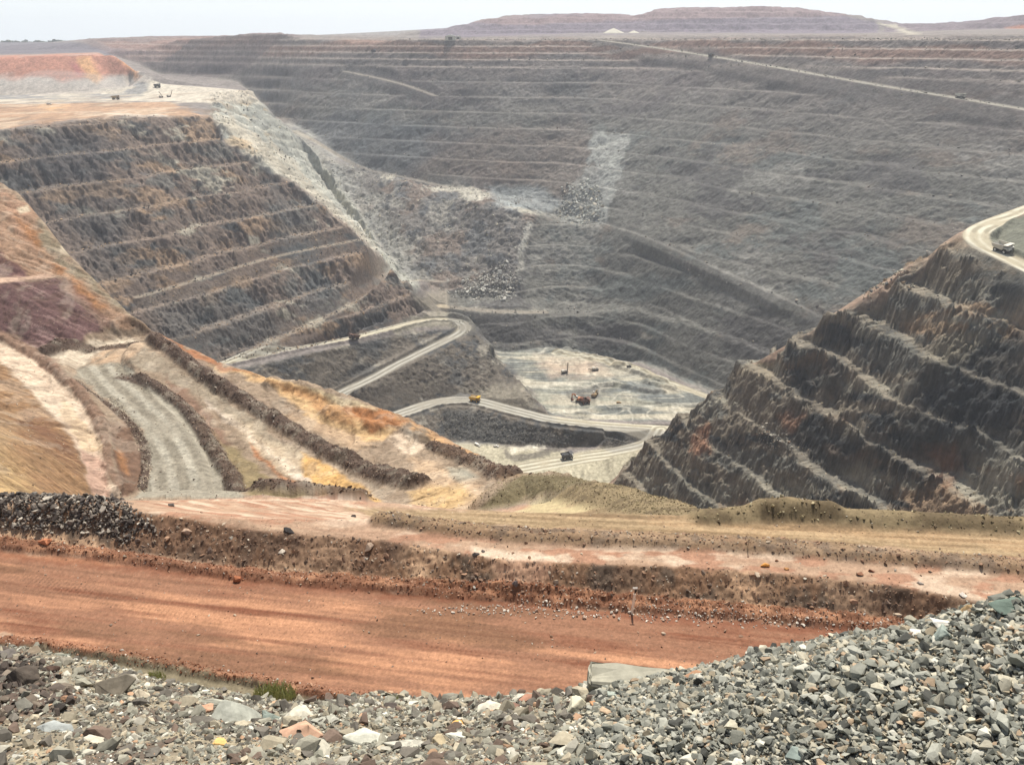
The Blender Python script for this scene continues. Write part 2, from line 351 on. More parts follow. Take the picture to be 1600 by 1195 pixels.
# rock relief
def relief(m, parts, sx=1, sy=0, k2=.3):
    j = np.where(m.max(1) > .01)[0]
    if not len(j): return
    sl = (slice(j[0], j[-1] + 1), slice(0, NA)); z = Z[sl]; mm = m[sl] * (1 - .7 * FLAT[sl]); x = X[sl] * F32(sx) + Y[sl] * F32(sy); y = (Y[sl] * F32(abs(sx)) + X[sl] * F32(-sy)) * F32(k2) + z * F32(1.4)
    d = 0
    for k, (kind, wl, amp) in enumerate(parts):
        fn = ridged if kind == 'r' else fbm
        if kind == 'b': d = d + amp * blocky(x / wl, y / wl, 40 + k * 9, 2); continue
        d = d + amp * fn(x / wl, y / wl, 40 + k * 9, 4, .6)
    Z[sl] += d * mm
relief(ML, [('r', 16, 2.2), ('b', 6, 1.3), ('b', 2.6, .6)], .562, .827)
relief(MF, [('r', 34, 1.5), ('b', 8, .9), ('b', 3.6, .55)])
relief(MR, [('r', 46, 6.0), ('b', 24, 3.2), ('b', 8, 2.4), ('b', 3.2, 1.0)], -.296, .955)
slp, mp_ = poly([(1144,586),(1165,571),(1212,564),(1208,596),(1190,600)], 560, 860, soft=2, warp=2)
Z[slp] += (-262 - Z[slp]) * mp_
relief(MP, [('r', 45, 9), ('r', 14, 4), ('b', 6, 2.2), ('b', 2.7, .9)])
relief(MH, [('f', 60, 9), ('r', 20, 3.5), ('b', 8, 2.0), ('b', 3.5, 1.0)])
ms2 = MS * sst(.18, .5, np.abs(np.gradient(Z, axis=0)) / np.maximum(np.gradient(RR)[:, None], .01)).astype(F32)
relief(blur(ms2, 2), [('r', 12, 2.4), ('b', 5, 1.5), ('b', 2.3, .7)])
U, V = proj(X, Y, Z); U = U.astype(F32); V = V.astype(F32)

ROAD = np.zeros((NR, NA), F32); TRK = np.zeros((NR, NA), F32); LAT = np.zeros((NR, NA), F32)
HAULM = np.zeros((NR, NA), F32)
def carve(path, hw, kc=1.4, kf=1.2, berm=(0, 0), bw=1.6, tag=None, reach=40, pale=1.0, amt=1.0):
    xs = [p[0] for p in path]; ys = [p[1] for p in path]; sl = box(xs, ys, hw + reach)
    D, Sg, H, Al = pathd(sl, path); z = Z[sl]; e = np.maximum(D - hw, 0)
    w = sst(hw + reach, hw + reach * .6, D)
    zn = np.clip(z, H - kf * e - .02, H + kc * e + .02) if True else z
    z = z + (zn - z) * w * amt
    m = sst(hw + .8, hw - .8, D)
    for sd, h in zip((-1, 1), berm):
        if h: 
            b = np.exp(-((D - hw - bw) / bw) ** 2) * (Sg == sd) * h * (1 + .3 * vn(Al / 4, Al * 0, 5)); z = np.maximum(z, z * 0 + H + b * 1.0 - .0) if False else z + b
    Z[sl] = z; ROAD[sl] = np.maximum(ROAD[sl], m * pale); FLAT[sl] = np.maximum(FLAT[sl], m)
    if tag is not None: tag[sl] = np.maximum(tag[sl], m)
    k = (m > .02); L = LAT[sl]; L[k] = (D * Sg)[k]; LAT[sl] = L
def ridge(path, h, w, ymin=0, shape=1.6, rough=.25, lump=3.0, mask=None, ty=0):
    xs = [p[0] for p in path]; ys = [p[1] for p in path]; sl = box(xs, ys, w * 2.6)
    D, Sg, H, Al = pathd(sl, path)
    nz = fbm(X[sl] / lump, Y[sl] / lump, 71, 3)
    k = np.clip(1.25 * (1 - D / (w * (1 + .12 * nz))), 0, 1); k = k * k * (3 - 2 * k)
    Z[sl] += h * k * (1 + rough * nz) * (np.clip(Y[sl] / ty, 0, 1) ** 1.7 if ty else 1)
    if mask is not None: mask[sl] = np.maximum(mask[sl], np.clip(k * 2.2, 0, 1))
    return sl, k
# haul roads
upper = P3([(250,590,-334),(350,568,-338),(450,548,-348),(553,529,-356),(620,511,-361),(670,500,-364),(712,501,-367),(728,509,-369),(722,520,-371),(690,536,-376),(640,561,-383),(580,593,-390),(530,616,-394),(480,645,-398)])
carve(upper, 10, 1.3, 1.3, berm=(2.6, 0), tag=HAULM, reach=26)
roadA = P3([(560,668,-421),(620,650,-420),(680,628,-419),(735,624,-419),(790,640,-421),(860,657,-423),(930,665,-425),(1000,670,-427),(1060,673,-429),(1120,680,-431)])
carve(roadA, 13, 1.2, 1.3, berm=(2.6, 0), tag=HAULM, reach=22)
roadB = P3([(1035,672,-428),(1025,690,-434),(985,704,-438),(900,717,-440),(830,728,-441),(760,745,-441),(700,770,-441)])
carve(roadB, 13, 1.0, 1.0, tag=HAULM, reach=14)
carve(P3([(1700,290,-128),(1600,330,-131),(1545,350,-133),(1520,366,-135),(1534,386,-138.5),(1575,404,-141),(1620,425,-143.5),(1700,464,-148)]), 9, 1.1, 1.3, berm=(0, 2.0), tag=HAULM, reach=10)
ramp = P3([(930,62,-10),(960,66,-16),(1020,74,-26),(1110,88,-44),(1200,103,-58),(1340,128,-80),(1430,143,-92),(1500,154,-100),(1600,171,-112),(1690,186,-122)])
ramp = [tuple(p) for p in ramp]
q_ = [(p[0] / p[1], -p[2] / p[1]) for p in ramp]
ramp2 = P3([(u, v) for u, v in ((935,63),(960,66),(1020,74),(1110,88),(1200,103),(1340,128),(1430,143),(1500,154),(1600,171),(1690,186))], 1100, 2400)
carve(ramp2, 9, 1.4, 1.2, berm=(0, 0), tag=HAULM, reach=22)
carve(P3([(540,112),(600,124),(640,135),(680,150)], 1300, 2400), 7, 1.4, 1.2, reach=14, pale=.7)
carve(P3([(460,205),(500,225),(560,263),(640,279),(700,293)], 1300, 2400), 8, 1.2, 1.0, reach=18, pale=.45)
carve(P3([(945,350),(1000,366),(1060,392),(1150,432),(1260,482),(1330,520)], 900, 1700), 3.5, 1.3, 1.2, reach=10, pale=.0)
carve(P3([(215,464),(300,440),(400,408),(470,392),(560,375)], 850, 1300), 4.5, 1.6, 1.4, reach=12, pale=.6)
carve(P3([(330,575),(420,535),(500,500),(560,470),(625,432)], 850, 1300), 4.5, 1.6, 1.4, reach=12, pale=.35)
carve(P3([(690,478),(740,484),(800,488),(850,488)], 1150, 1500), 8, 1.0, 1.0, reach=14, pale=.8)
carve(P3([(630,440),(660,437),(690,440)], 1150, 1500), 6, 1.0, 1.0, reach=10, pale=.5)
# ramps on the pit floor side
fr = P3([(868,540,-428),(900,545,-428),(960,560,-430),(1010,580,-434),(1060,602,-438),(1110,622,-441)]); carve(fr, 7, 1.0, 1.2, tag=HAULM, reach=16, pale=.9)
slQ, mQ = poly([(770,548),(860,545),(930,560),(1000,585),(1070,606),(1120,620),(1100,650),(1000,655),(900,650),(860,640),(820,596)], 930, 1290, soft=6, warp=3, ws=12)
Z[slQ] += ((FLZ + .8 * fbm(X[slQ] / 25, Y[slQ] / 25, 5, 3) - Z[slQ]) * mQ)
FLOOR = full(slQ, mQ)
for pth, h, w in (([(930,604),(960,600),(985,606),(1010,613),(1035,612)], 5, 9), ([(960,570),(1000,582),(1040,596)], 4, 8), ([(905,645),(950,635),(1000,640)], 2.5, 10), ([(1000,628),(1060,634),(1100,634)], 3, 8), ([(1010,598),(1050,607)],5,9)):
    ridge(P3(pth, 920, 1290), h, w, lump=6)
U, V = proj(X, Y, Z); U = U.astype(F32); V = V.astype(F32)

# middle ground berms (pushed-up windrows of dark spoil)
BERM = np.zeros((NR, NA), F32); BERM2 = np.zeros((NR, NA), F32)
E0, E1 = 95, 420
ridge(P3([(75,552),(110,538),(150,531),(190,527),(225,524),(245,532),(290,566),(330,594),(370,622),(430,656),(500,700),(560,730),(610,752),(650,758)], E0, E1), 2.3, 3.6, mask=BERM, lump=4, rough=.32)
ridge(P3([(188,577),(225,592),(262,616),(295,644),(318,676),(340,716),(370,755),(410,784),(470,801),(560,806)], E0, E1), 1.5, 2.7, mask=BERM, lump=3.5, rough=.32)
ridge(P3([(682,702),(720,718),(760,734),(800,748)], E0, 260), 2.2, 3.6, mask=BERM, lump=4, rough=.15)
ridge(P3([(122,592),(150,612),(185,640),(208,664),(226,695),(230,730),(222,765)], E0, E1), .8, 1.3, mask=BERM, lump=4, rough=.15)
ridge(P3([(0,528),(40,548),(75,568),(110,600),(140,630),(160,665),(168,700),(180,745),(196,780)], E0, E1), 1.5, 2.6, lump=2)
ridge(P3([(430,602),(500,612),(570,640),(620,662),(660,690)], E0, E1), 2.0, 4.5, lump=3)
ridge(P3([(520,650),(560,668),(600,672)], E0, E1), 2.5, 5.0, lump=3)
carve(P3([(295,830,-88),(285,770,-88),(268,710,-88),(238,660,-88.3),(195,618,-88.6),(165,590,-88.8),(150,566,-89),(168,546,-89),(205,535,-89.5)]), 5.6, 1.0, 1.0, reach=5, tag=None, pale=.0, amt=1)
# olive ridge on the rim right of centre
OLV = np.zeros((NR, NA), F32)
ridge(P3([(770,775,-58),(815,752,-62),(870,750,-56),(930,760,-49),(990,778,-42),(1050,797,-36),(1120,812,-32)]), 3.2, 5.0, lump=5, rough=.12, mask=OLV, ty=125)
# far edge bank of the near terrace
BANK = np.zeros((NR, NA), F32); LOW = np.zeros((NR, NA), F32); LOW2 = np.zeros((NR, NA), F32)
ridge(P3([(1110,806,TZL),(1170,803,TZL),(1235,799,TZL),(1300,804,TZL),(1400,811,TZL),(1500,816,TZL),(1600,821,TZL),(1700,828,TZL)]), .5, 1.6, lump=2, rough=.12, mask=OLV)
ridge(P3([(1195,800,TZL),(1240,797,TZL),(1285,801,TZL)]), .45, 1.5, lump=2, rough=.1, mask=OLV)
ridge(P3([(-60,790,TZL),(0,790,TZL),(80,790,TZL),(140,790,TZL),(170,796,TZL)]), .25, 1.3, lump=1.5, rough=.15)
_sl, _m = poly(BCR + BTO[::-1], 26, 60, 3, 2, .6); BANK[_sl] = _m
ridge(P3([(-60,848,-27.2),(0,852,-27.2),(150,864,-27.2),(300,888,-27.2),(420,902,-27.2),(600,916,-27.2),(800,932,-27.2),(1000,948,-27.2),(1200,962,-27.2),(1400,980,-27.2),(1600,1002,-27.2)]), .30, .62, lump=.6, mask=LOW, rough=.3)
ridge(P3([(600,812,TZL),(700,826,TZL),(780,835,TZL),(900,842,TZL),(1000,845,TZL),(1100,849,TZL),(1200,855,TZL),(1300,863,TZL),(1400,871,TZL),(1500,879,TZL),(1600,889,TZL),(1700,897,TZL)]), .36, 1.0, lump=1.5, mask=LOW2, rough=.2)
ridge(P3([(-60,1002,-27.3),(60,1006,-27.3),(200,1030,-27.3),(350,1056,-27.3),(500,1085,-27.3),(700,1110,-27.3)]), .28, .5, lump=.6, mask=LOW, rough=.3)
# small relief everywhere near
j0, j1 = np.searchsorted(RR, 26), np.searchsorted(RR, 100); sl = (slice(j0, j1), slice(0, NA)); x, y = X[sl], Y[sl]
rd = np.exp(-((V[sl] - 975 - (U[sl] - 800) * .08) / 90) ** 2)
Z[sl] += .015 * fbm(x / .6, y / .25, 81, 4) + LOW2[sl] * .05 * ridged(x / .5, y / .5, 86, 3) + (.008 * ridged(x * .15, y / .16, 82, 2)) + BANK[sl] * (.13 * ridged(x / .7, y / .7, 83, 4) + .06 * fbm(x / .16, y / .16, 84, 2)) + LOW[sl] * .05 * ridged(x / .3, y / .3, 85, 3)
j0, j1 = np.searchsorted(RR, 95), np.searchsorted(RR, 430); sl = (slice(j0, j1), slice(0, NA)); x, y = X[sl], Y[sl]
gr = np.clip(MR[sl] * 1e3, 0, 1)
Z[sl] += (1 - gr) * (.30 * fbm(x / 5, y / 5, 91, 4) + BERM[sl] * (.22 * ridged(x / 1.8, y / 1.8, 92, 3)) + OLV[sl] * .2 * ridged(x / 2, y / 2, 93, 3))
wv = 3 * fbm(x / 14, y / 14, 391, 3)
Z[sl] -= (1 - gr) * (.5 * sst(.80, .95, 1 - np.abs(vn((x + wv) / 7, (y + wv) / 16, 392))) + .2 * sst(.86, .97, 1 - np.abs(vn((x - wv) / 3, (y + wv) / 6, 394)))) * (1 - np.clip(full(*poly([(120,584),(145,570),(190,566),(225,592),(290,640),(325,680),(345,740),(400,790),(560,812),(200,812),(212,775),(232,730),(230,690),(205,650),(160,618)], 90, 420, 3, 3, 5))[sl], 0, 1))
# left cut faces: gullied downslope (towards the right)
slO, mO = poly([(-90,555),(0,560),(60,610),(120,670),(145,720),(155,800),(-90,800)], 90, 330, soft=4, warp=0)
slM, mM = poly([(-90,440),(85,436),(130,470),(175,515),(70,548),(0,515),(-90,480)], 200, 330, soft=4, warp=0)
slT, mT = poly([(-90,262),(0,284),(110,400),(240,515),(180,512),(90,430),(-90,425)], 200, 380, soft=4, warp=0)
for sl, m, wl, a in ((slO, mO, 1.6, .22), (slM, mM, 1.5, .5), (slT, mT, 2.5, 1.0)):
    x, y = X[sl], Y[sl]; s = x * .25 + y * .97; c = x * .97 - y * .25
    Z[sl] += m * a * ridged(s / wl, c / (wl * 7), 95, 4)
# foreground ledge
j0, j1 = 0, np.searchsorted(RR, 15); sl = (slice(j0, j1), slice(0, NA)); x, y = X[sl], Y[sl]
Z[sl] += .16 * fbm(x / 1.5, y / 1.5, 101, 4) * sst(1.5, 4, y)
U, V = proj(X, Y, Z); U = U.astype(F32); V = V.astype(F32)

# ------------------------------------------------------------------ ground colour (rock and soil kinds, real patches of the place)
def lin(c):
    c = np.array(c, float) / 255; return np.where(c < .04045, c / 12.92, ((c + .055) / 1.055) ** 2.4)
KA = .80
def C(*c): return (lin(c) * KA).astype(F32)
COL = np.empty((NR, NA, 3), F32); COL[:] = C(150, 128, 110)
def tint(sl, m, c):
    m = np.clip(m, 0, 1)[..., None]; COL[sl] = COL[sl] * (1 - m) + c * m
ALL = (slice(0, NR), slice(0, NA))
def pp(c, pts, y0=0, y1=1e9, soft=3, warp=5, ws=6, seed=3, k=1.0):
    sl, m = poly(pts, y0, y1, soft, warp, ws, seed); tint(sl, m * k, C(*c) if isinstance(c, tuple) else c)
def mix3(a, b, m): return a + (b - a) * np.clip(m, 0, 1)[..., None]
def rockcol(m, base, cols, s=1.0, seed=1, streak=None):
    """several rock kinds in blotches and streaks inside mask m"""
    j = np.where(m.max(1) > .01)[0]; sl = (slice(j[0], j[-1] + 1), slice(0, NA)); x, y, z = X[sl] / s, Y[sl] / s, Z[sl] / s
    c = np.empty(x.shape + (3,), F32); c[:] = C(*base)
    for k, (cc, amt) in enumerate(cols):
        n = fbm(x / 60, (.4 * y + z) / 45, seed + 11 * k, 6, .64); c = mix3(c, C(*cc), sst(.12, .42, n + amt))
    COL[sl] = mix3(COL[sl], 0, m[sl]) if False else COL[sl] * (1 - np.clip(m[sl], 0, 1)[..., None]) + c * np.clip(m[sl], 0, 1)[..., None]
jf = np.searchsorted(RR, 860); FARS = (slice(jf, NR), slice(0, NA))
tint(FARS, np.ones((NR - jf, NA), F32), C(134, 126, 120))
# far wall, top to bottom
rockcol(MF, (142,139,126), [((152,138,120), -.14), ((128,133,125), -.08), ((122,118,112), -.12), ((164,160,146), -.26)], 1.8, 201)
zf = Z[slF] + 9 * fbm(X[slF] / 120, Y[slF] / 120, 210, 3)
ox = sst(-38, -24, zf) * sst(-6, -12, zf)
tint(slF, mF * sst(-190, -30, zf) * .6, C(142, 120, 114)); tint(slF, mF * ox * .75, C(178, 128, 100))
pp((118,124,130), [(440,200),(520,175),(700,200),(760,215),(690,245),(640,280),(560,262),(490,215)], 1300, 2500, 12, 10, 40, k=.6)
pp((152,126,108), [(690,215),(900,190),(960,250),(890,320),(800,300),(690,285),(640,275)], 1200, 2500, 14, 10, 40, k=.55)
rockcol(MH, (138,130,120), [((120,120,118), 0), ((165,158,142), -.1), ((150,130,112), -.1)], 1.0, 221)
rockcol(MP, (184,183,170), [((204,202,188), 0), ((156,156,146), -.02), ((190,172,144), -.25)], 1.0, 231)
pp((200,170,132), [(330,184),(345,200),(420,262),(470,300),(520,350),(600,420),(585,380),(500,300),(430,235),(360,182)], 1000, 1700, 8, 10, 20, k=.25)
pp((182,180,166), [(430,190),(480,212),(540,262),(600,330),(650,420),(640,452),(600,400),(540,320),(470,240)], 1200, 2100, 12, 12, 20, k=.65)
pp((122,118,112), [(330,180),(350,184),(340,150),(290,160)], 1000, 1700, 6, 6, 20, k=.4)
pp((190,184,166), [(826,345),(834,350),(824,390),(816,425),(806,428),(812,385)], 1000, 2300, 2, 3, 14)
# failure scar and rubble in the middle of the far wall
pp((196,196,182), [(932,206),(985,210),(975,250),(962,300),(948,345),(925,345),(935,300),(930,262),(915,245)], 1000, 2300, 3, 7, 14)
pp((184,184,172), [(915,262),(940,262),(945,345),(880,345),(870,320),(895,295)], 1000, 2300, 5, 6, 14, k=.8)
pp((172,180,176), [(760,292),(845,288),(880,318),(860,334),(800,330),(775,318)], 1000, 2300, 5, 4, 14, k=.8)
pp((172,168,152), [(870,330),(930,345),(905,470),(880,480),(885,400)], 1000, 2300, 12, 10, 14, k=.45)
pp((214,204,178), [(655,296),(700,289),(735,293),(772,306),(740,314),(715,310),(722,301),(690,298)], 1200, 2300, 1.5, 3, 12)
pp((206,196,170), [(590,275),(620,271),(612,282)], 1200, 2300, 2, 3, 12)
pp((196,188,166), [(785,322),(830,328),(870,336),(820,334)], 1200, 2300, 2, 3, 12)
pp((190,182,160), [(690,477),(740,481),(860,484),(835,492),(750,490)], 1100, 1500, 2, 3, 12)
pp((160,152,138), [(1045,396),(1075,408),(1110,428),(1080,424),(1048,404)], 1000, 1600, 2, 2, 12)
pp((186,176,152), [(990,517),(1003,516),(1030,530),(1005,528)], 1000, 1600, 2, 2, 12)
for pth, w in (([(455,217),(500,216)], 4), ([(540,226),(500,236)], 3), ([(545,283),(500,275)],3)):
    pass
# left back wall: red over yellow over pale grey
B0, B1 = 1650, 2150
pp((186,176,164), [(-90,88),(180,82),(240,126),(230,140),(100,150),(-90,158)], B0, B1, 3, 3, 30)
pp((178,128,108), [(-90,88),(90,84),(178,82),(205,100),(215,114),(100,128),(60,122),(-90,118)], B0, B1, 4, 5, 30)
pp((205,160,112), [(120,90),(140,88),(160,120),(150,132),(130,118)], B0, B1, 3, 3, 30, k=.8)
pp((205,150,104), [(185,92),(200,96),(222,120),(212,126)], B0, B1, 3, 3, 30, k=.7)
pp((160,92,96), [(108,98),(126,98),(136,114),(128,120)], B0, B1, 3, 3, 30, k=.6)
pp((198,188,170), [(-90,152),(130,148),(250,126),(330,130),(392,142),(420,160),(330,160),(250,158),(-90,165)], 1250, 1900, 3, 4, 30)
pp((178,146,118), [(-90,163),(100,160),(260,156),(275,166),(330,184),(200,182),(100,190),(0,205),(-90,212)], 950, 1500, 2, 4, 16)
pp((200,160,118), [(60,164),(110,164),(80,174)], 950, 1500, 4, 4, 16)
pp((120,122,124), [(-90,146),(60,150),(130,152),(200,143),(214,130),(236,134),(220,150),(140,158),(40,156),(-90,152)], 1250, 1950, 2, 4, 20, k=.75)
pp((214,204,186), [(118,176),(200,177),(300,184),(260,184),(180,180)], 950, 1500, 1.5, 3, 16, k=.7)
pl_ = (slice(np.searchsorted(RR, 1100), np.searchsorted(RR, 1900)), slice(0, NA)); pm_ = ((U[pl_] < 400) & (V[pl_] > 140) & (Z[pl_] > -106)).astype(F32); x, y = X[pl_], Y[pl_]; tint(pl_, pm_ * sst(.05, .5, fbm(x / 30, y / 70, 291, 5)) * .5, C(128,108,90)); tint(pl_, pm_ * sst(.1, .5, fbm(x / 40, y / 50, 292, 5)) * .4, C(206,190,166))
# left bench wall
rockcol(ML, (144,124,108), [((128,122,112), -.06), ((98,96,94), -.10), ((178,146,112), -.10), ((188,178,154), -.24)], .6, 241)
pp((86,88,92), [(40,200),(180,215),(175,255),(170,300),(80,300),(30,260)], 850, 1300, 20, 12, 25, k=.7)
pp((94,98,100), [(90,330),(200,310),(190,370),(240,430),(160,420)], 850, 1300, 20, 12, 25, k=.6)
pp((118,122,120), [(420,300),(470,310),(520,430),(540,480),(470,500),(440,400)], 850, 1300, 16, 12, 25, k=.6)
pp((110,114,112), [(230,480),(380,440),(460,520),(340,560),(260,540)], 850, 1300, 20, 12, 25, k=.6)
# right spur
rockcol(MR, (138,126,106), [((116,114,104), .02), ((74,76,76), -.06), ((158,130,98), -.24), ((156,150,130), -.2)], .5, 251)
for P_ in ([(1440,560),(1600,520),(1600,700),(1480,740),(1380,700),(1410,640)], [(1230,640),(1330,650),(1350,720),(1290,740),(1230,700)], [(1370,650),(1480,740),(1420,760),(1330,700)], [(1230,570),(1330,540),(1300,620),(1240,620)]):
    pp((60,62,64), P_, 330, 860, 14, 14, 12, k=.72)
pp((180,112,66), [(1440,700),(1490,690),(1500,740),(1470,770)], 330, 860, 8, 12, 10, k=.3)
pp((176,118,78), [(1075,680),(1105,660),(1112,700),(1085,710)], 330, 860, 4, 8, 10, k=.7)
pp((184,122,76), [(1215,655),(1260,640),(1240,680)], 330, 860, 5, 8, 10, k=.5)
pp((158,146,118), [(1480,500),(1545,540),(1480,570),(1440,560)], 330, 860, 8, 10, 10, k=.6)
pp((158,152,130), [(1000,720),(1080,730),(1150,790),(1060,790)], 330, 860, 14, 10, 10, k=.5)
# lower haul spur faces and floor
rockcol(MS, (128,116,98), [((108,104,96), .05), ((90,90,88), -.1), ((166,156,134), -.25)], .6, 261)
pp((98,96,90), [(690,640),(740,640),(870,676),(1000,684),(960,694),(800,694),(700,684)], 840, 1000, 3, 4, 8, k=.85)
pp((170,158,130), [(690,616),(760,602),(820,604),(840,640),(800,636),(740,616)], 900, 1100, 4, 5, 10, k=.7)
fl = np.clip(FLOOR * 1.5, 0, 1)
x, y = X[slQ], Y[slQ]; n = fbm(x / 70, y / 22, 271, 4); n2 = ridged(x / 90 + y / 140, y / 26, 272, 3)
c = mix3(mix3(np.broadcast_to(C(158,156,140), x.shape + (3,)), C(186,178,158), sst(-.1, .4, n)), C(118,120,114), sst(-.1, .6, n2 * .8 - n * .5)); c = mix3(c, C(208,202,184), sst(.86, .98, 1 - np.abs(vn(x / 60 + 2 * vn(x / 90, y / 90, 275), y / 16, 274))) * .6); c = c * .93; tint(slQ, mQ * 1.4, c)
pp((206,176,150), [(840,560),(930,565),(950,585),(860,585)], 930, 1290, 10, 6, 14, k=.5)
pp((120,124,122), [(950,615),(985,596),(1030,604),(1040,616),(1000,622),(985,608),(960,612)], 930, 1290, 3, 4, 10, k=.7)
pp((98,92,86), [(868,622),(900,606),(950,606),(935,622),(895,626)], 930, 1290, 4, 4, 10, k=.5)
pp((178,170,146), [(640,700),(700,690),(760,696),(820,700),(900,708),(1005,690),(1040,700),(980,760),(640,790)], 780, 960, 3, 3, 10)
pp((206,198,178), [(795,700),(850,694),(852,700),(806,706),(800,712)], 780, 960, 1.5, 2, 6)
pp((110,104,94), [(792,698),(798,712),(830,708),(880,694),(884,700),(850,714),(800,722),(786,708)], 780, 960, 1.5, 2, 6, k=.8)
pp((118,118,104), [(1512,372),(1560,346),(1600,336),(1720,310),(1720,470),(1620,415),(1575,398),(1540,385)], 480, 800, 2, 3, 10)
pp((142,136,120), [(600,516),(640,495),(700,483),(745,500),(740,520),(700,512),(660,512),(620,522)], 950, 1250, 3, 4, 10, k=.9)
pp((140,132,116), [(640,465),(700,450),(720,478),(690,490),(650,485)], 950, 1400, 5, 4, 10, k=.8)
# left and spur bench tops gather paler crushed rock and dust; far ones darkened
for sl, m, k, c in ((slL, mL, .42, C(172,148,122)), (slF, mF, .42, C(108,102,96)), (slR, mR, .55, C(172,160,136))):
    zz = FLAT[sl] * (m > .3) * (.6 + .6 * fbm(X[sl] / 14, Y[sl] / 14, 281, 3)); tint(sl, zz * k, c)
ox2 = FLAT[slF] * mF * sst(-75, -40, zf); tint(slF, ox2 * .75, C(196,176,156))
pp((158,144,118), [(1144,584),(1165,570),(1212,566),(1205,598),(1190,594)], 330, 900, 2, 2, 8)
# hills and dumps
def band(pts, c, k=1, y0=2200, y1=9000, soft=2, warp=3): pp(c, pts, y0, y1, soft, warp, 90, k=k)
band([(-90,60),(110,66),(240,84),(-90,86)], (112,106,112), .9)
band([(655,40),(1000,8),(1250,6),(1372,36),(1372,55),(1000,52),(655,60)], (120,110,118))
band([(700,30),(980,20),(1020,10),(1240,8),(1340,22),(1250,28),(1000,34),(760,38)], (150,124,116), .5)
band([(1380,34),(1540,28),(1700,10),(1700,50),(1380,52)], (120,108,112)); band([(1570,45),(1640,36),(1700,36),(1700,52),(1580,52)], (178,120,92), .8)
band([(110,60),(440,48),(500,64),(480,90),(370,118),(250,114),(200,92)], (128,110,106), .7)
band([(250,60),(440,56),(420,68),(330,72)], (150,112,96), .4)
band([(1370,38),(1400,38),(1400,44),(1440,52),(1420,53),(1390,45)], (192,184,164), .9, 1700); 
band([(1000,70),(1200,66),(1200,74),(1050,76)], (168,122,100), .5, 1200)
for (u0, v0), (u1, v1) in (((945,50),(972,51)), ((980,51),(998,51))): pass

GRY = full(*poly([(120,584),(145,570),(190,566),(225,592),(290,640),(325,680),(345,740),(400,790),(560,812),(200,812),(212,775),(232,730),(230,690),(205,650),(160,618)], 90, 420, 3, 3, 5))
# middle ground
E0, E1 = 90, 420
tint((slice(np.searchsorted(RR, 95), np.searchsorted(RR, 430)), slice(0, NA)), (1 - np.clip(MR[np.searchsorted(RR, 95):np.searchsorted(RR, 430)] * 1e3, 0, 1)), C(170,146,118))
gm = lambda c, pts, k=1.0, soft=3, warp=5, ws=5, s=3: pp(c, pts, E0, E1, soft, warp, ws, s, k)
gm((178,140,108), [(-90,262),(0,284),(60,335),(110,400),(240,515),(170,515),(90,430),(-90,430)])
gm((196,150,116), [(0,290),(40,330),(60,400),(100,425),(60,400),(20,360)], .7)
gm((150,140,112), [(60,335),(110,400),(240,515),(215,505),(130,440),(100,425),(60,380)], .8, 6, 8)
gm((182,122,66), [(20,340),(50,360),(110,430),(165,480),(150,490),(100,440),(40,370)], .8, 4, 7)
gm((222,200,164), [(26,326),(42,322),(46,330),(30,336)], 1, 2, 2); gm((226,206,170), [(95,385),(118,388),(110,400),(92,396)], 1, 2, 2); gm((220,196,150), [(176,420),(192,424),(190,445),(178,436)], 1, 2, 2)
gm((122,86,82), [(-90,385),(0,395),(45,430),(-90,436)])
gm((118,86,82), [(-90,440),(84,436),(105,455),(160,512),(130,530),(70,550),(0,516),(-90,480)])
gm((140,104,92), [(84,436),(160,512),(180,512),(110,440)], .7)
gm((214,176,146), [(-90,428),(0,434),(80,427),(90,432),(0,443),(-90,440)], 1, 1.5, 2)
gm((228,200,168), [(-90,490),(0,526),(70,575),(120,620),(150,655),(165,700),(170,745),(195,775),(150,775),(130,720),(105,670),(50,610),(0,560),(-90,520)])
gm((224,190,142), [(100,620),(160,690),(165,710),(130,700),(90,640)], .6)
gm((206,160,134), [(125,700),(165,715),(170,780),(146,780)], .8)
gm((150,116,92), [(-90,470),(0,514),(75,555),(130,605),(170,660),(176,730),(200,775),(192,778),(166,735),(158,690),(140,650),(110,610),(60,570),(0,530),(-90,490)], .9, 2, 3)
gm((164,124,82), [(-90,520),(0,562),(50,612),(105,672),(128,720),(146,780),(-90,800)])
gm((124,80,56), [(40,640),(80,650),(120,700),(120,730),(60,690),(30,660)], .7, 12, 10)
gm((214,178,116), [(-90,690),(0,690),(40,740),(60,780),(-90,800)], .75, 14, 10)
gm((176,150,112), [(0,640),(30,680),(10,700),(-90,660)], .5, 10, 10)
gm((130,96,74), [(170,660),(205,665),(222,700),(220,760),(198,775),(178,735),(176,690)], .9, 3, 5)
gm((196,132,72), [(182,700),(200,720),(200,740),(186,730)], .7, 4, 4)
gm((226,206,176), [(70,552),(130,535),(190,528),(220,528),(205,540),(165,545),(140,560),(124,580),(100,570)])
gm((214,178,138), [(140,560),(160,545),(215,534),(240,545),(220,558),(180,562),(140,580)], .9)
gm((170,160,138), [(120,584),(145,570),(190,566),(225,592),(290,640),(325,680),(345,740),(400,790),(560,812),(200,812),(212,775),(232,730),(230,690),(205,650),(160,618)])
gm((150,142,122), [(150,566),(122,575),(116,590),(126,592),(135,575),(165,552),(205,536),(200,534)], .7, 2, 2)
gm((172,156,130), [(225,540),(260,560),(330,610),(420,670),(500,720),(600,770),(520,745),(430,700),(340,640),(280,600),(200,566)], .9)
gm((150,112,88), [(262,590),(300,618),(330,650),(360,690),(340,700),(310,650),(262,615)], .8, 4, 6)
gm((156,136,92), [(300,640),(350,690),(420,745),(520,790),(600,808),(480,800),(400,780),(350,740),(325,690)], .9, 4, 7)
gm((226,206,182), [(322,628),(360,650),(420,700),(480,735),(500,760),(460,745),(410,700),(350,655)], 1, 3, 5)
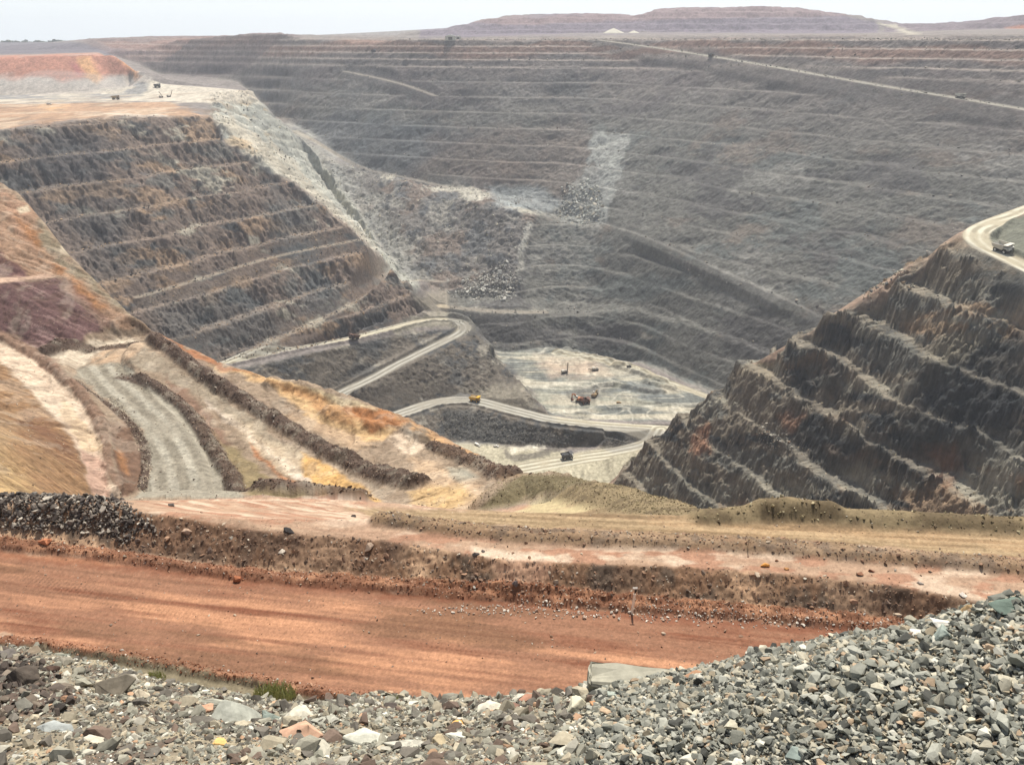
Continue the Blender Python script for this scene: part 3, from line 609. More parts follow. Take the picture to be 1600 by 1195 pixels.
gm((232,206,166), [(340,640),(400,670),(470,710),(490,740),(440,740),(400,705)], .5, 6, 6)
gm((226,176,98), [(470,708),(530,735),(590,775),(622,800),(560,790),(500,770),(480,745)], 1, 4, 5)
gm((188,122,70), [(390,690),(430,730),(480,765),(500,775),(450,752),(400,712)], .9, 3, 4)
gm((176,154,128), [(430,672),(520,722),(600,775),(650,800),(622,800),(540,745),(450,695)], .9)
gm((222,196,164), [(600,680),(660,676),(672,700),(640,712),(620,700)], 1, 3, 5, 4)
gm((214,180,140), [(640,712),(700,730),(760,760),(740,800),(640,800),(660,760)], 1, 5, 6, 5)
gm((222,180,112), [(640,770),(720,755),(740,775),(690,803),(640,803)], .8, 6, 6)
gm((168,164,144), [(698,730),(730,732),(745,745),(720,752),(700,742)], .8, 4, 3)
gm((224,182,122), [(320,572),(400,582),(480,606),(560,628),(640,655),(620,672),(600,690),(560,690),(520,680),(480,650),(420,600),(350,580)])
gm((186,118,60), [(540,628),(600,640),(640,655),(620,672),(580,674),(560,655),(530,640)], .9, 4, 6)
gm((190,128,66), [(400,588),(480,612),(540,640),(560,668),(520,655),(470,625)], .6, 4, 5)
gm((236,216,170), [(480,606),(560,626),(590,640),(530,630)], .8, 3, 4)
gm((208,174,134), [(430,640),(480,650),(540,672),(590,700),(560,706),(500,680)], .9, 4, 6)
gm((158,106,66), [(640,652),(700,686),(760,716),(800,740),(780,745),(720,712),(660,690)], .6, 3, 6)
gm((222,172,112), [(640,655),(700,690),(770,725),(810,742),(790,748),(730,722),(680,700),(650,680)], .9, 3, 5)
gm((120,112,98), [(600,668),(660,670),(680,695),(700,705),(670,700),(640,676)], .8, 3, 4)
gm((142,116,100), [(225,520),(280,556),(350,600),(430,650),(420,640),(340,585),(290,545),(240,515)], .8, 4, 5)
gm((190,118,64), [(240,512),(300,545),(350,570),(400,585),(350,580),(290,550)], .8, 2, 4)
for (pts, cl, cd, wl) in (([(-90,520),(0,562),(50,612),(105,672),(128,720),(146,780),(-90,800)], (206,164,112), (112,76,52), .5), ([(-90,440),(84,436),(160,512),(130,530),(70,550),(0,516),(-90,480)], (186,150,140), (82,58,56), .7), ([(-90,262),(0,284),(60,335),(110,400),(240,515),(170,515),(90,430),(-90,425)], (206,176,146), (112,80,56), 1.2)):
    sl, m = poly(pts, 90, 420, 4, 4, 5); x, y = X[sl], Y[sl]; z = Z[sl]; s_ = x * .25 + y * .97; c_ = x * .97 - y * .25
    n = fbm(s_ / wl, c_ / (wl * 8) + z / (wl * 8), 381, 4, .7) * (.7 + .6 * fbm(x / 12, y / 12, 382, 3)); tint(sl, m * sst(.12, .6, n) * .5, C(*cl)); tint(sl, m * sst(.12, .6, -n) * .5, C(*cd))
gp = P3([(295,830,-88),(285,770,-88),(268,710,-88),(238,660,-88.3),(195,618,-88.6),(165,590,-88.8),(150,566,-89),(168,546,-89),(205,535,-89.5)]); gs = box([p[0] for p in gp], [p[1] for p in gp], 14); D, Sg, H, Al = pathd(gs, gp); lt = D * Sg + .8 * fbm(X[gs] / 25, Y[gs] / 25, 397, 3)
tg = np.sin(lt * 1.5) * .5 + .5; ng = fbm(X[gs] / 9, Y[gs] / 9, 398, 4); km = GRY[gs] * sst(9, 6, D)
tint(gs, km * sst(.5, 1.1, tg + .4 * ng) * .6, C(196,188,166)); tint(gs, km * sst(.5, 1.1, 1 - tg + .4 * ng) * .5, C(134,124,104))
es = (slice(np.searchsorted(RR, 95), np.searchsorted(RR, 430)), slice(0, NA)); x, y = X[es], Y[es]; ek = (1 - np.clip(MR[es] * 1e3, 0, 1)) * (1 - .85 * GRY[es]); wv = 3 * fbm(x / 14, y / 14, 391, 3)
rl = sst(.80, .95, 1 - np.abs(vn((x + wv) / 7, (y + wv) / 16, 392))) * (.5 + .5 * fbm(x / 20, y / 20, 393, 2)); rl2 = sst(.86, .97, 1 - np.abs(vn((x - wv) / 3, (y + wv) / 6, 394))) * .7
tint(es, ek * np.clip(rl + rl2, 0, 1) * .38, C(108,84,64)); tint(es, ek * sst(.15, .6, fbm(x / 4, y / 9, 395, 5)) * .18, C(222,206,180)); tint(es, ek * sst(.15, .6, fbm(x / 3, y / 5, 396, 5)) * .22, C(120,96,74))
# near terrace
NE0, NE1 = 26, 75
ns = (slice(np.searchsorted(RR, 24), np.searchsorted(RR, 96)), slice(0, NA)); xn, yn, un, vnn = X[ns], Y[ns], U[ns], V[ns]
zz = F32(1)
tint(ns, np.ones(xn.shape, F32), C(186,150,124))
c = mix3(mix3(np.broadcast_to(C(168,140,116), xn.shape + (3,)), C(194,170,146), sst(0, .5, fbm(xn / 3, yn / 1.2, 301, 4))), C(164,126,102), sst(.1, .5, fbm(xn / 2, yn / .8, 302, 4))); tint(ns, np.ones(xn.shape, F32), c)
pp((132,118,84), [(740,800),(780,765),(815,742),(900,742),(980,764),(1060,796),(1100,806),(1000,810),(940,800),(850,765),(800,790)], 45, 260, 4, 5, 4)
pp((180,164,126), [(800,803),(850,775),(900,772),(940,785),(980,803)], 30, 260, 3, 4, 3)
nm = lambda c, pts, k=1.0, soft=4, warp=5, ws=1.5, s=3: pp(c, pts, NE0, NE1, soft, warp, ws, s, k)
nm((150,128,98), [(540,795),(800,796),(1190,790),(1240,780),(1750,815),(1750,880),(1500,868),(1300,850),(1100,838),(900,828),(700,822),(600,812)])
nm((168,138,104), [(1000,812),(1300,822),(1700,850),(1700,866),(1300,840),(1050,828)], .7, 6)
nm((142,116,88), [(700,800),(1000,806),(1200,812),(1200,818),(900,812)], .5, 3)
nm((150,126,90), [(1080,806),(1190,790),(1240,780),(1700,812),(1700,826),(1400,816),(1250,806)], .9, 2)
nm((214,196,172), [(740,858),(840,866),(880,880),(800,880),(740,870)], .8, 4)
nm((226,196,164), [(380,822),(450,838),(560,850),(520,838),(420,820)], .5, 5)
x, y = xn, yn; tk = fbm((x * .995 - y * .1) / 7, (y + .1 * x) / .3, 307, 5, .65); ob = full(*poly([(540,795),(800,796),(1190,790),(1240,780),(1750,815),(1750,880),(1500,868),(1300,850),(1100,838),(900,828),(700,822),(600,812)], 26, 75, 4, 5, 1.5))[ns]
tint(ns, ob * sst(.05, .5, tk) * .6, C(112,92,70)); tint(ns, ob * sst(.1, .5, -tk) * .5, C(184,160,126)); tint(ns, (1 - ob) * sst(.1, .6, tk) * .25, C(140,104,84))
bk = BANK[ns]; tint(ns, OLV[ns], mix3(np.broadcast_to(C(134,118,90), x.shape + (3,)), C(106,92,70), sst(-.1, .5, fbm(x / 1.5, y / 1.5, 309, 4)))); tint(ns, bk, mix3(mix3(np.broadcast_to(C(138,108,84), x.shape + (3,)), C(100,84,70), sst(0, .5, fbm(x / 1.6, y / 1.6, 311, 4))), C(184,152,122), sst(.1, .6, fbm(x / 2.5, y / 2.5, 312, 4)))) 
tint(ns, LOW2[ns] * .85, mix3(np.broadcast_to(C(140,116,90), x.shape + (3,)), C(108,92,76), sst(-.1, .5, fbm(x, y, 322, 4)))); nm((104,80,64), [(190,800),(300,812),(560,842),(640,850),(600,912),(300,872),(190,860)], .6, 8, 8); nm((98,84,72), [(930,884),(1010,886),(1010,930),(930,925)], .5, 8, 8); nm((96,76,62), [(1300,905),(1420,920),(1560,950),(1500,985),(1300,965)], .55, 8, 8); nm((190,150,124), [(770,872),(860,880),(840,925),(790,925)], .6, 8, 8); nm((176,140,108), [(1120,892),(1230,900),(1220,955),(1120,950)], .4, 8, 8); lo = LOW[ns]; tint(ns, lo * .9, mix3(np.broadcast_to(C(126,86,64), x.shape + (3,)), C(168,122,92), sst(-.1, .5, fbm(x, y, 321, 4))))
nm((168,118,88), [(200,862),(500,905),(200,905)], .0)
# the red road
j = (yn > 0); slr, mr = poly([(-400,842),(0,862),(200,876),(420,902),(600,922),(800,940),(1000,958),(1200,972),(1400,986),(1760,1012),(1760,1300),(900,1130),(700,1105),(500,1080),(340,1052),(200,1025),(0,990),(-400,950)], 22, 60, 2, 4, .7)
x, y = X[slr], Y[slr]; t_ = y * .985 + x * .17 ; s_ = x * .985 - y * .17
st = fbm(s_ / 22, t_ / .5, 331, 6, .62); st2 = fbm(s_ / 5, t_ / 1.5, 332, 5); bl = fbm(s_ / 4.5, t_ / 1.6, 333, 5)
c = np.broadcast_to(C(146,107,84), x.shape + (3,))
c = mix3(c, C(184,136,104), sst(-.15, .75, st * .6 + bl * .6)); c = mix3(c, C(122,78,58), sst(-.05, .8, -st * .6 + st2 * .4)); c = mix3(c, C(110,82,62), sst(.2, .7, fbm(s_ / 9, t_ / 1.3, 334, 4)) * .6)
c = c * (1 + .16 * vn(x / .05, y / .05, 335) + .12 * vn(x / .13, y / .13, 336))[..., None]
tread = sst(.2, .8, np.sin(s_ * 26 + np.sin(t_ * 30) * .8)) * sst(.86, .97, 1 - np.abs(vn(t_ / 1.15, s_ / 60, 337))) * (.4 + .6 * fbm(s_ / 6, t_ / 2, 338, 2)); c = c * (1 - .30 * np.clip(tread, 0, 1))[..., None]
c = c * (1 - .22 * sst(.9, .985, 1 - np.abs(vn(t_ / .55 + .2 * vn(s_ / 5, t_ * 0, 340), s_ / 70, 339))))[..., None]
tint(slr, mr, c); REDM = full(slr, mr)
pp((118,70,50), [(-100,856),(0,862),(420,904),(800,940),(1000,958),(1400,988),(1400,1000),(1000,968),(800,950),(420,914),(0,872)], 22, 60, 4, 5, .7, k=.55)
pp((128,118,96), [(-200,1004),(60,1006),(250,1034),(380,1062),(480,1088),(480,1200),(-200,1100)], 22, 60, 3, 5, .7)
pp((112,104,86), [(480,1088),(700,1112),(940,1130),(940,1250),(480,1200)], 22, 60, 4, 5, .7)
# foreground ledge soil
fsl = (slice(0, np.searchsorted(RR, 24)), slice(0, NA)); x, y = X[fsl], Y[fsl]
tint(fsl, np.ones(x.shape, F32), mix3(mix3(np.broadcast_to(C(132,122,104), x.shape + (3,)), C(158,146,122), sst(0, .4, fbm(x / .5, y / .5, 341, 4))), C(104,92,80), sst(.1, .5, fbm(x / .8, y / .8, 342, 3))))
pp((96,82,72), [(-200,1010),(60,1015),(110,1100),(60,1130),(-200,1120)], 0, 24, 10, 10, .5)
# berms of dark spoil
bb = BERM; jb = np.where(bb.max(1) > .01)[0]; bs = (slice(jb[0], jb[-1] + 1), slice(0, NA)); x, y = X[bs], Y[bs]
tint(bs, bb[bs] * .9, mix3(np.broadcast_to(C(98,78,66), x.shape + (3,)), C(140,126,108), sst(0, .5, fbm(x / 2.5, y / 2.5, 351, 4))))
# haul roads: pale packed rock with darker and lighter wheel tracks
js = np.where(ROAD.max(1) > .01)[0]; rs = (slice(js[0], js[-1] + 1), slice(0, NA)); x, y = X[rs], Y[rs]; L = LAT[rs]
wob = 1.6 * fbm(x / 45, y / 45, 361, 3)
tr = np.sin((L + wob) * .8) * .5 + .5; n = fbm(x / 18, y / 18, 362, 3)
c = mix3(np.broadcast_to(C(178,168,144), x.shape + (3,)), C(204,198,176), sst(.35, 1.1, tr + .45 * n)); c = mix3(c, C(138,130,110), sst(.5, 1.1, (1 - tr) + .5 * n - .05) * .65)
tint(rs, ROAD[rs] * np.clip(HAULM[rs] + .0, 0, 1), c); tint(rs, ROAD[rs] * (1 - HAULM[rs]), C(172,158,134))
ii = ALL
ps = (slice(np.searchsorted(RR, 430), np.searchsorted(RR, 2500)), slice(0, NA)); pk = np.clip(ML[ps] + MF[ps] + MR[ps] + MS[ps] + MH[ps], 0, 1)[..., None]
lum = COL[ps].mean(-1, keepdims=True); COL[ps] = COL[ps] * (1 - pk) + (lum + (COL[ps] - lum) * (.66 + .12 * np.clip(ML[ps] + MR[ps], 0, 1)[..., None])) * (.80 - .06 * ML[ps] - .04 * MR[ps] - .15 * MF[ps])[..., None] * pk
e_ = (slice(np.searchsorted(RR, 95), np.searchsorted(RR, 430)), slice(0, NA)); lum = COL[e_].mean(-1, keepdims=True); COL[e_] = (lum + (COL[e_] - lum) * .84) * .78
# fine variation of every surface, sized with distance
for (ra, rb, wl) in ((1, 30, .05), (24, 110, .22), (90, 440, .9), (420, 900, 2.6), (860, 12000, 4.5)):
    j0, j1 = np.searchsorted(RR, ra), np.searchsorted(RR, rb)
    if ra > 1: j0 = j00
    s = (slice(j0, j1), slice(0, NA)); j00 = j1; x, y, z = X[s], Y[s], Z[s]
    flat = np.clip(ROAD[s] + REDM[s], 0, 1) * .75
    if ra > 400:
        a_, b2 = np.clip(ML[s], 0, 1), np.clip(MR[s], 0, 1); sc1 = np.where(a_ > .5, x * F32(.562) + y * F32(.827), np.where(b2 > .5, x * F32(-.296) + y * F32(.955), x)); sc2 = z + np.where(a_ > .5, -x * .25 + y * .15, np.where(b2 > .5, x * .3, y * .35))
    else: sc1, sc2 = x + .4 * z, y + 1.2 * z
    n = fbm(sc1 / wl, sc2 / wl, 371, 4, .8)
    b_ = blocky(sc1 / (wl * 1.6), sc2 / (wl * 1.6), 372, 3) * (1 if ra > 400 else .7) if ra > 80 else 0
    COL[s] *= np.clip(1 + (.26 * n + .20 * b_) * (1 - flat), .3, 2)[..., None]
np.clip(COL, .004, .85, out=COL)

# ------------------------------------------------------------------ meshes
sc = bpy.context.scene; col = sc.collection
def new_mat(name, nscale=1.0, bump=.3, bdist=.05, rough=.95, var=.25, attr='Col', base=None, spec=.15):
    m = bpy.data.materials.new(name); m.use_nodes = True; nt = m.node_tree; b = nt.nodes['Principled BSDF']
    b.inputs['Roughness'].default_value = rough; b.inputs['Specular IOR Level'].default_value = spec
    tc = nt.nodes.new('ShaderNodeTexCoord')
    n1 = nt.nodes.new('ShaderNodeTexNoise'); n1.inputs['Scale'].default_value = nscale; n1.inputs['Detail'].default_value = 6; n1.inputs['Roughness'].default_value = .65
    nt.links.new(tc.outputs['Object'], n1.inputs['Vector'])
    mr = nt.nodes.new('ShaderNodeMapRange'); mr.inputs['From Min'].default_value = .25; mr.inputs['From Max'].default_value = .75
    mr.inputs['To Min'].default_value = 1 - var; mr.inputs['To Max'].default_value = 1 + var; nt.links.new(n1.outputs['Fac'], mr.inputs['Value'])
    if base is None:
        a = nt.nodes.new('ShaderNodeAttribute'); a.attribute_name = attr; src = a.outputs['Color']
    else:
        a = nt.nodes.new('ShaderNodeRGB'); a.outputs[0].default_value = (*base, 1); src = a.outputs[0]
    vm = nt.nodes.new('ShaderNodeVectorMath'); vm.operation = 'SCALE'; nt.links.new(src, vm.inputs[0]); nt.links.new(mr.outputs[0], vm.inputs['Scale'])
    nt.links.new(vm.outputs[0], b.inputs['Base Color'])
    if bump:
        bp = nt.nodes.new('ShaderNodeBump'); bp.inputs['Strength'].default_value = bump; bp.inputs['Distance'].default_value = bdist
        nt.links.new(n1.outputs['Fac'], bp.inputs['Height']); nt.links.new(bp.outputs[0], b.inputs['Normal'])
    return m
MT = {'far': new_mat('pit_rock', .22, .8, 2.0, var=.28), 'mid': new_mat('spoil_rock', .9, .7, .6, var=.25), 'near': new_mat('packed_dirt', 7, .5, .05, var=.18), 'ledge': new_mat('ledge_dirt', 25, .5, .01, var=.25), 'road': new_mat('crushed_road', .5, .2, .3, var=.10)}
QR = None
def mesh_np(name, verts, quads, cols, mat, smooth=True, tri=False):
    me = bpy.data.meshes.new(name); n = 3 if tri else 4
    me.vertices.add(len(verts)); me.vertices.foreach_set('co', verts.astype(F32).ravel())
    me.loops.add(len(quads) * n); me.loops.foreach_set('vertex_index', quads.astype(np.int32).ravel())
    me.polygons.add(len(quads)); me.polygons.foreach_set('loop_start', np.arange(0, len(quads) * n, n, dtype=np.int32))
    me.polygons.foreach_set('use_smooth', np.full(len(quads), smooth))
    if cols is not None:
        at = me.attributes.new('Col', 'FLOAT_COLOR', 'POINT'); c4 = np.ones((len(verts), 4), F32); c4[:, :3] = cols; at.data.foreach_set('color', c4.ravel())
    me.update(calc_edges=True); me.materials.append(mat)
    o = bpy.data.objects.new(name, me); col.objects.link(o); return o
IDX = np.arange(NR * NA, dtype=np.int32).reshape(NR, NA)
rc = RR[:-1, None]; azc = np.abs(AZ[:-1])[None]
KIND = np.zeros((NR - 1, NA - 1), np.int8)          # 0 ground
def setk(mask, k): KIND[mask[:-1, :-1] > .5] = k
KIND[(rc > 24) & (rc < 96) & np.ones_like(KIND, bool)] = 1       # terrace
KIND[(rc >= 96) & np.ones_like(KIND, bool)] = 2                  # middle ground
KIND[(rc > 425) & np.ones_like(KIND, bool)] = 3                  # pit
KIND[(rc > 2150) & np.ones_like(KIND, bool)] = 6                 # hills
setk(MR * 1.0, 3); setk(REDM, 4); setk(np.clip(FLOOR, 0, 1), 5); setk(HAULM * (ROAD > .5), 7)
slg, mg_ = poly([(120,584),(145,570),(190,566),(225,592),(290,640),(325,680),(345,740),(400,790),(560,812),(200,812),(212,775),(232,730),(230,690),(205,650),(160,618)], 90, 420, 3, 3, 5)
setk(full(slg, mg_), 8)
KIND[(azc > .80) & (rc > 90)] = -1
NAMES = {0: ('foreground_ground', 'ledge'), 1: ('rim_terrace', 'near'), 2: ('spoil_terrain', 'mid'), 3: ('pit_terrain', 'far'), 4: ('red_dirt_road', 'near'), 5: ('pit_floor', 'far'), 6: ('hills', 'far'), 7: ('haul_road', 'road'), 8: ('grey_dirt_road', 'mid')}
VX = np.stack([X, Y, Z], -1).reshape(-1, 3); VC = COL.reshape(-1, 3)
for k, (nm_, mt) in NAMES.items():
    jj, ii = np.where(KIND == k)
    if not len(jj): continue
    q = np.stack([IDX[jj, ii], IDX[jj, ii + 1], IDX[jj + 1, ii + 1], IDX[jj + 1, ii]], 1)
    u, inv = np.unique(q, return_inverse=True)
    o = mesh_np(nm_, VX[u], inv.reshape(-1, 4), VC[u], MT[mt]); o['kind'] = 'structure'
# ------------------------------------------------------------------ things
def gzv(x, y):
    az = np.arctan2(x, y); l = np.log(np.hypot(x, y))
    i = np.clip(np.searchsorted(AZ, az), 1, NA - 1); j = np.clip(np.searchsorted(LR, l), 1, NR - 1)
    a = (az - AZ[i - 1]) / (AZ[i] - AZ[i - 1]); b = (l - LR[j - 1]) / (LR[j] - LR[j - 1])
    return (Z[j-1,i-1]*(1-a)+Z[j-1,i]*a)*(1-b)+(Z[j,i-1]*(1-a)+Z[j,i]*a)*b
import bmesh
rng = np.random.default_rng(7)
def hull(n, seed, flat=1.0, rag=.25, sub=0):
    r = np.random.default_rng(seed); p = r.normal(size=(n, 3)); p /= np.linalg.norm(p, axis=1)[:, None]
    p *= (1 - rag + rag * 2 * r.random((n, 1))); p *= (1.15, .85, .7 * flat)
    bm = bmesh.new()
    for q in p: bm.verts.new(q)
    g = bmesh.ops.convex_hull(bm, input=bm.verts)
    bmesh.ops.delete(bm, geom=[v for v in bm.verts if not v.link_faces], context='VERTS')
    if sub:
        bmesh.ops.bevel(bm, geom=list(bm.edges), offset=.035, segments=1, affect='EDGES')
    bmesh.ops.triangulate(bm, faces=bm.faces); bm.verts.index_update()
    v = np.array([q.co[:] for q in bm.verts], F32); f = np.array([[q.index for q in t.verts] for t in bm.faces], np.int32); bm.free(); return v, f
PROTO = [hull(12 + k % 5, 100 + k, (.95, .6, .4, .75)[k % 4], .14) for k in range(20)]
def rotm(n, flat):
    yaw = rng.random(n) * 6.283; a = rng.normal(size=n) * flat; b = rng.normal(size=n) * flat
    cz, sz, ca, sa, cb, sb = np.cos(yaw), np.sin(yaw), np.cos(a), np.sin(a), np.cos(b), np.sin(b); o, z = np.ones(n), np.zeros(n)
    RZ = np.stack([cz, -sz, z, sz, cz, z, z, z, o], 1).reshape(n, 3, 3); RX = np.stack([o, z, z, z, ca, -sa, z, sa, ca], 1).reshape(n, 3, 3); RY = np.stack([cb, z, sb, z, o, z, -sb, z, cb], 1).reshape(n, 3, 3)
    return np.einsum('nij,njk,nkl->nil', RX, RY, RZ).astype(F32)
MT['stone'] = new_mat('broken_stone', 30, .4, .006, var=.22, rough=.9)
MT['bigstone'] = new_mat('blocky_rubble', 1.5, .6, .2, var=.28)
def stones(name, x, y, size, pal, wts, mat, flat=.5, sink=.15, lift=0):
    n = len(x); z = gzv(x, y) + lift; pal = np.array([lin(c) * KA for c in pal], F32); ci = rng.choice(len(pal), n, p=np.array(wts) / sum(wts))
    M = rotm(n, flat); k = rng.integers(0, len(PROTO), n); VV, FF, CC_ = [], [], []; off = 0
    for p, (v, f) in enumerate(PROTO):
        s = np.where(k == p)[0]
        if not len(s): continue
        w = np.einsum('nij,vj->nvi', M[s], v) * (size[s, None, None] * .5); w[:, :, 0] += x[s, None]; w[:, :, 1] += y[s, None]; w[:, :, 2] += (z[s] + size[s] * (.3 - sink))[:, None]
        VV.append(w.reshape(-1, 3)); FF.append((f[None] + (np.arange(len(s)) * len(v))[:, None, None] + off).reshape(-1, 3)); off += len(s) * len(v)
        c = pal[ci[s]] * (.75 + .5 * rng.random((len(s), 1))); CC_.append(np.repeat(c, len(v), 0))
    o = mesh_np(name, np.concatenate(VV), np.concatenate(FF), np.concatenate(CC_), mat, False, True); o['kind'] = 'stuff'; return o
def from_mask(m, n, sl=None, y0=0, y1=1e9, umin=-60, umax=1660):
    if sl is not None: mm = np.zeros((NR, NA), F32); mm[sl] = m; m = mm
    w = m[:-1, :-1] * (RR[:-1] * np.diff(RR))[:, None] * ((RR[:-1] > y0) & (RR[:-1] < y1))[:, None] * ((U[:-1, :-1] > umin) & (U[:-1, :-1] < umax))
    j, i = np.where(w > 1e-9); w = w[j, i].astype(float); k = rng.choice(len(j), n, p=w / w.sum())
    j, i = j[k], i[k]; r = RR[j] + rng.random(n) * (RR[j + 1] - RR[j]); a = AZ[i] + rng.random(n) * (AZ[i + 1] - AZ[i]); return r * np.sin(a), r * np.cos(a)
def logsz(n, med, sg, lo, hi): return np.clip(med * np.exp(rng.normal(size=n) * sg), lo, hi)
GREY = [(156,155,142), (126,126,115), (182,175,154), (172,150,124), (196,192,176), (84,84,78), (156,144,122)]
# foreground gravel
def ledge_pts(n, az0, az1, dens=1.0):
    az = rng.uniform(az0, az1, n * 3); er = np.interp(az, ge_az, ge_r); r = np.sqrt(rng.random(n * 3) * ((er + .5) ** 2 - 2.2 ** 2) + 2.2 ** 2)
    return (r * np.sin(az))[:n], (r * np.cos(az))[:n]
gx = []
for u, v, y in GED:
    q, t = ray(u, v); gx.append((math.atan2(float(q) * y, y), math.hypot(float(q) * y, y)))
ge_az, ge_r = [g[0] for g in gx], [g[1] for g in gx]
x, y = ledge_pts(56000, .07, .95); k = rng.random(len(x)) < sst(.05, .16, np.arctan2(x, y)); x, y = x[k], y[k]
stones('gravel_heap', x, y, logsz(len(x), .031, .45, .013, .10), GREY, (32, 28, 18, 5, 5, 12, 6), MT['stone'], .5, .1)
x, y = ledge_pts(22000, .1, .95); stones('coarse_gravel', x, y, logsz(len(x), .036, .45, .018, .12), GREY, (34, 26, 18, 5, 5, 10, 6), MT['stone'], .45, .0, .012)
x, y = ledge_pts(48000, -.9, .16); stones('fine_gravel', x, y, logsz(len(x), .028, .55, .012, .12), [(156,154,138), (128,124,112), (182,170,146), (184,150,120), (210,206,190), (100,94,84)], (32, 28, 16, 4, 7, 16), MT['stone'], .5, .2)
x, y = ledge_pts(1500, -.9, .12); stones('loose_rock', x, y, logsz(len(x), .10, .4, .05, .24), [(148,144,128), (114,108,98), (168,158,136), (196,190,172), (112,96,84)], (28, 26, 18, 10, 18), MT['stone'], .5, .15)
ma, mb = poly([(-100,1020),(60,1025),(115,1090),(90,1120),(-100,1125)], 0, 20, 6, 6, .5)
x, y = from_mask(mb, 900, ma, -0, 20, -200); stones('dark_rubble', x, y, logsz(900, .10, .4, .05, .24), [(92,82,74), (74,68,62), (124,112,98)], (4, 3, 3), MT['stone'], .6, .1)
# windrows and road edges
SOIL = [(158,126,102), (140,112,92), (178,160,138), (196,186,168), (124,106,92)]
x, y = from_mask(BANK, 4600, None, 24, 60); stones('berm_rubble', x, y, logsz(len(x), .07, .65, .03, .45), SOIL, (30, 26, 12, 5, 24), MT['stone'], .6, .34)
ma, mb = poly([(-100,765),(150,768),(215,800),(240,835),(190,850),(150,832),(0,830),(-100,830)], 24, 60, 6, 4, .8)
x, y = from_mask(mb, 7000, ma, 24, 60, -150); stones('dark_rock_pile', x, y, logsz(len(x), .15, .5, .06, .55), [(118,108,98), (86,78,72), (156,146,132), (186,176,160)], (30, 30, 18, 8), MT['stone'], .7, .05, .03)
x, y = from_mask(LOW2, 1500, None, 24, 60); stones('low_bank_rubble', x, y, logsz(len(x), .09, .45, .03, .3), SOIL, (20, 20, 16, 4, 20), MT['stone'], .6, .2)
x, y = from_mask(LOW, 9000, None, 24, 60); stones('road_edge_clods', x, y, logsz(len(x), .052, .5, .02, .24), [(148,100,74), (118,76,54), (186,146,118), (196,188,174)], (36, 32, 16, 6), MT['stone'], .6, .2)
x, y = from_mask(np.ones((NR, NA), F32), 2500, None, 33, 50); stones('scattered_stones', x, y, logsz(len(x), .06, .5, .03, .25), SOIL, (20, 20, 20, 10, 20), MT['stone'], .5, .2)
ma, mb = poly([(640,955),(900,935),(1400,975),(1440,995),(1000,968),(760,960)], 24, 60, 5, 3, .8)
x, y = from_mask(mb, 700, ma, 24, 60); stones('pale_edge_stones', x, y, logsz(len(x), .085, .4, .04, .22), [(206,196,180), (176,150,130)], (3, 2), MT['stone'], .5, .1)
x, y = from_mask(BERM, 9000, None, 95, 420); stones('windrow_rubble', x, y, logsz(len(x), .24, .45, .1, .8), [(112,90,76), (88,72, 62), (140,120,102), (176,164,148)], (34, 28, 20, 6), MT['bigstone'], .7, .2)
x, y = from_mask(OLV, 7000, None, 30, 200); stones('bank_rubble', x, y, logsz(len(x), .11, .5, .05, .4), [(148,134,102), (122,108,82), (176,162,128), (110,96,76)], (30, 28, 14, 20), MT['bigstone'], .7, .25)
ma, mb = poly([(225,680),(236,730),(228,770),(205,790),(214,760),(222,720),(200,665),(170,625),(180,622)], 95, 400, 2, 2, 2)
x, y = from_mask(mb, 900, ma, 95, 400); stones('roadside_rubble', x, y, logsz(len(x), .22, .4, .1, .5), [(200,184,156), (90,78,68), (150,134,116)], (3, 4, 3), MT['bigstone'], .6, .2)
x, y = from_mask(np.ones((NR, NA), F32), 9000, None, 95, 300, -60, 900); stones('field_stones', x, y, logsz(len(x), .16, .5, .07, .7), [(120,100,82), (170,152,130), (92,78,68), (206,192,168)], (26, 24, 26, 12), MT['bigstone'], .6, .25)
# pit rubble
ma, mb = poly([(1175,670),(1205,660),(1240,690),(1235,712),(1190,705)], 350, 860, 3, 2, 8); x, y = from_mask(mb, 320, ma); stones('bench_rubble', x, y, logsz(len(x), 1.5, .35, .7, 3), [(170,164,150), (110,106,98), (140,120,100)], (4, 4, 2), MT['bigstone'], .6, .1)
ma, mb = poly([(1340,430),(1440,420),(1430,450),(1350,475)], 350, 900, 3, 4, 8); x, y = from_mask(mb, 500, ma); stones('crest_rubble', x, y, logsz(len(x), 1.5, .4, .7, 4), [(180,172,152), (90,90,88), (150,130,104)], (4, 4, 2), MT['bigstone'], .6, .1)
fl_ = FLAT * np.clip(MR, 0, 1) * (1 - HAULM); x, y = from_mask(fl_, 2600, None, 350, 860); stones('spur_rubble', x, y, logsz(len(x), .9, .4, .4, 2.4), [(178,162,134), (120,112,98), (80,80,78)], (4, 4, 2), MT['bigstone'], .6, .15)
ma, mb = poly([(880,300),(925,280),(945,345),(905,350),(870,335)], 1000, 2300, 6, 4, 20); x, y = from_mask(mb, 900, ma); stones('slide_rubble', x, y, logsz(len(x), 2.6, .5, 1.2, 13), [(200,200,188), (166,166,158), (206,196,176)], (4, 4, 2), MT['bigstone'], .6, .2)
ma, mb = poly([(700,462),(735,440),(790,410),(810,440),(795,465)], 1000, 1700, 6, 4, 20); x, y = from_mask(mb, 800, ma); stones('slumped_blocks', x, y, logsz(len(x), 2.6, .5, 1.2, 12), [(204,200,188), (166,164,156), (180,172,156)], (4, 4, 2), MT['bigstone'], .6, .2)
x, y = from_mask(np.clip(ML * FLAT, 0, 1), 5200, None, 850, 1350); stones('bench_debris', x, y, logsz(len(x), 1.5, .4, .7, 3.6), [(176,150,120), (120,112,104), (150,140,126), (90,90,90)], (4, 4, 3, 3), MT['bigstone'], .6, .2)
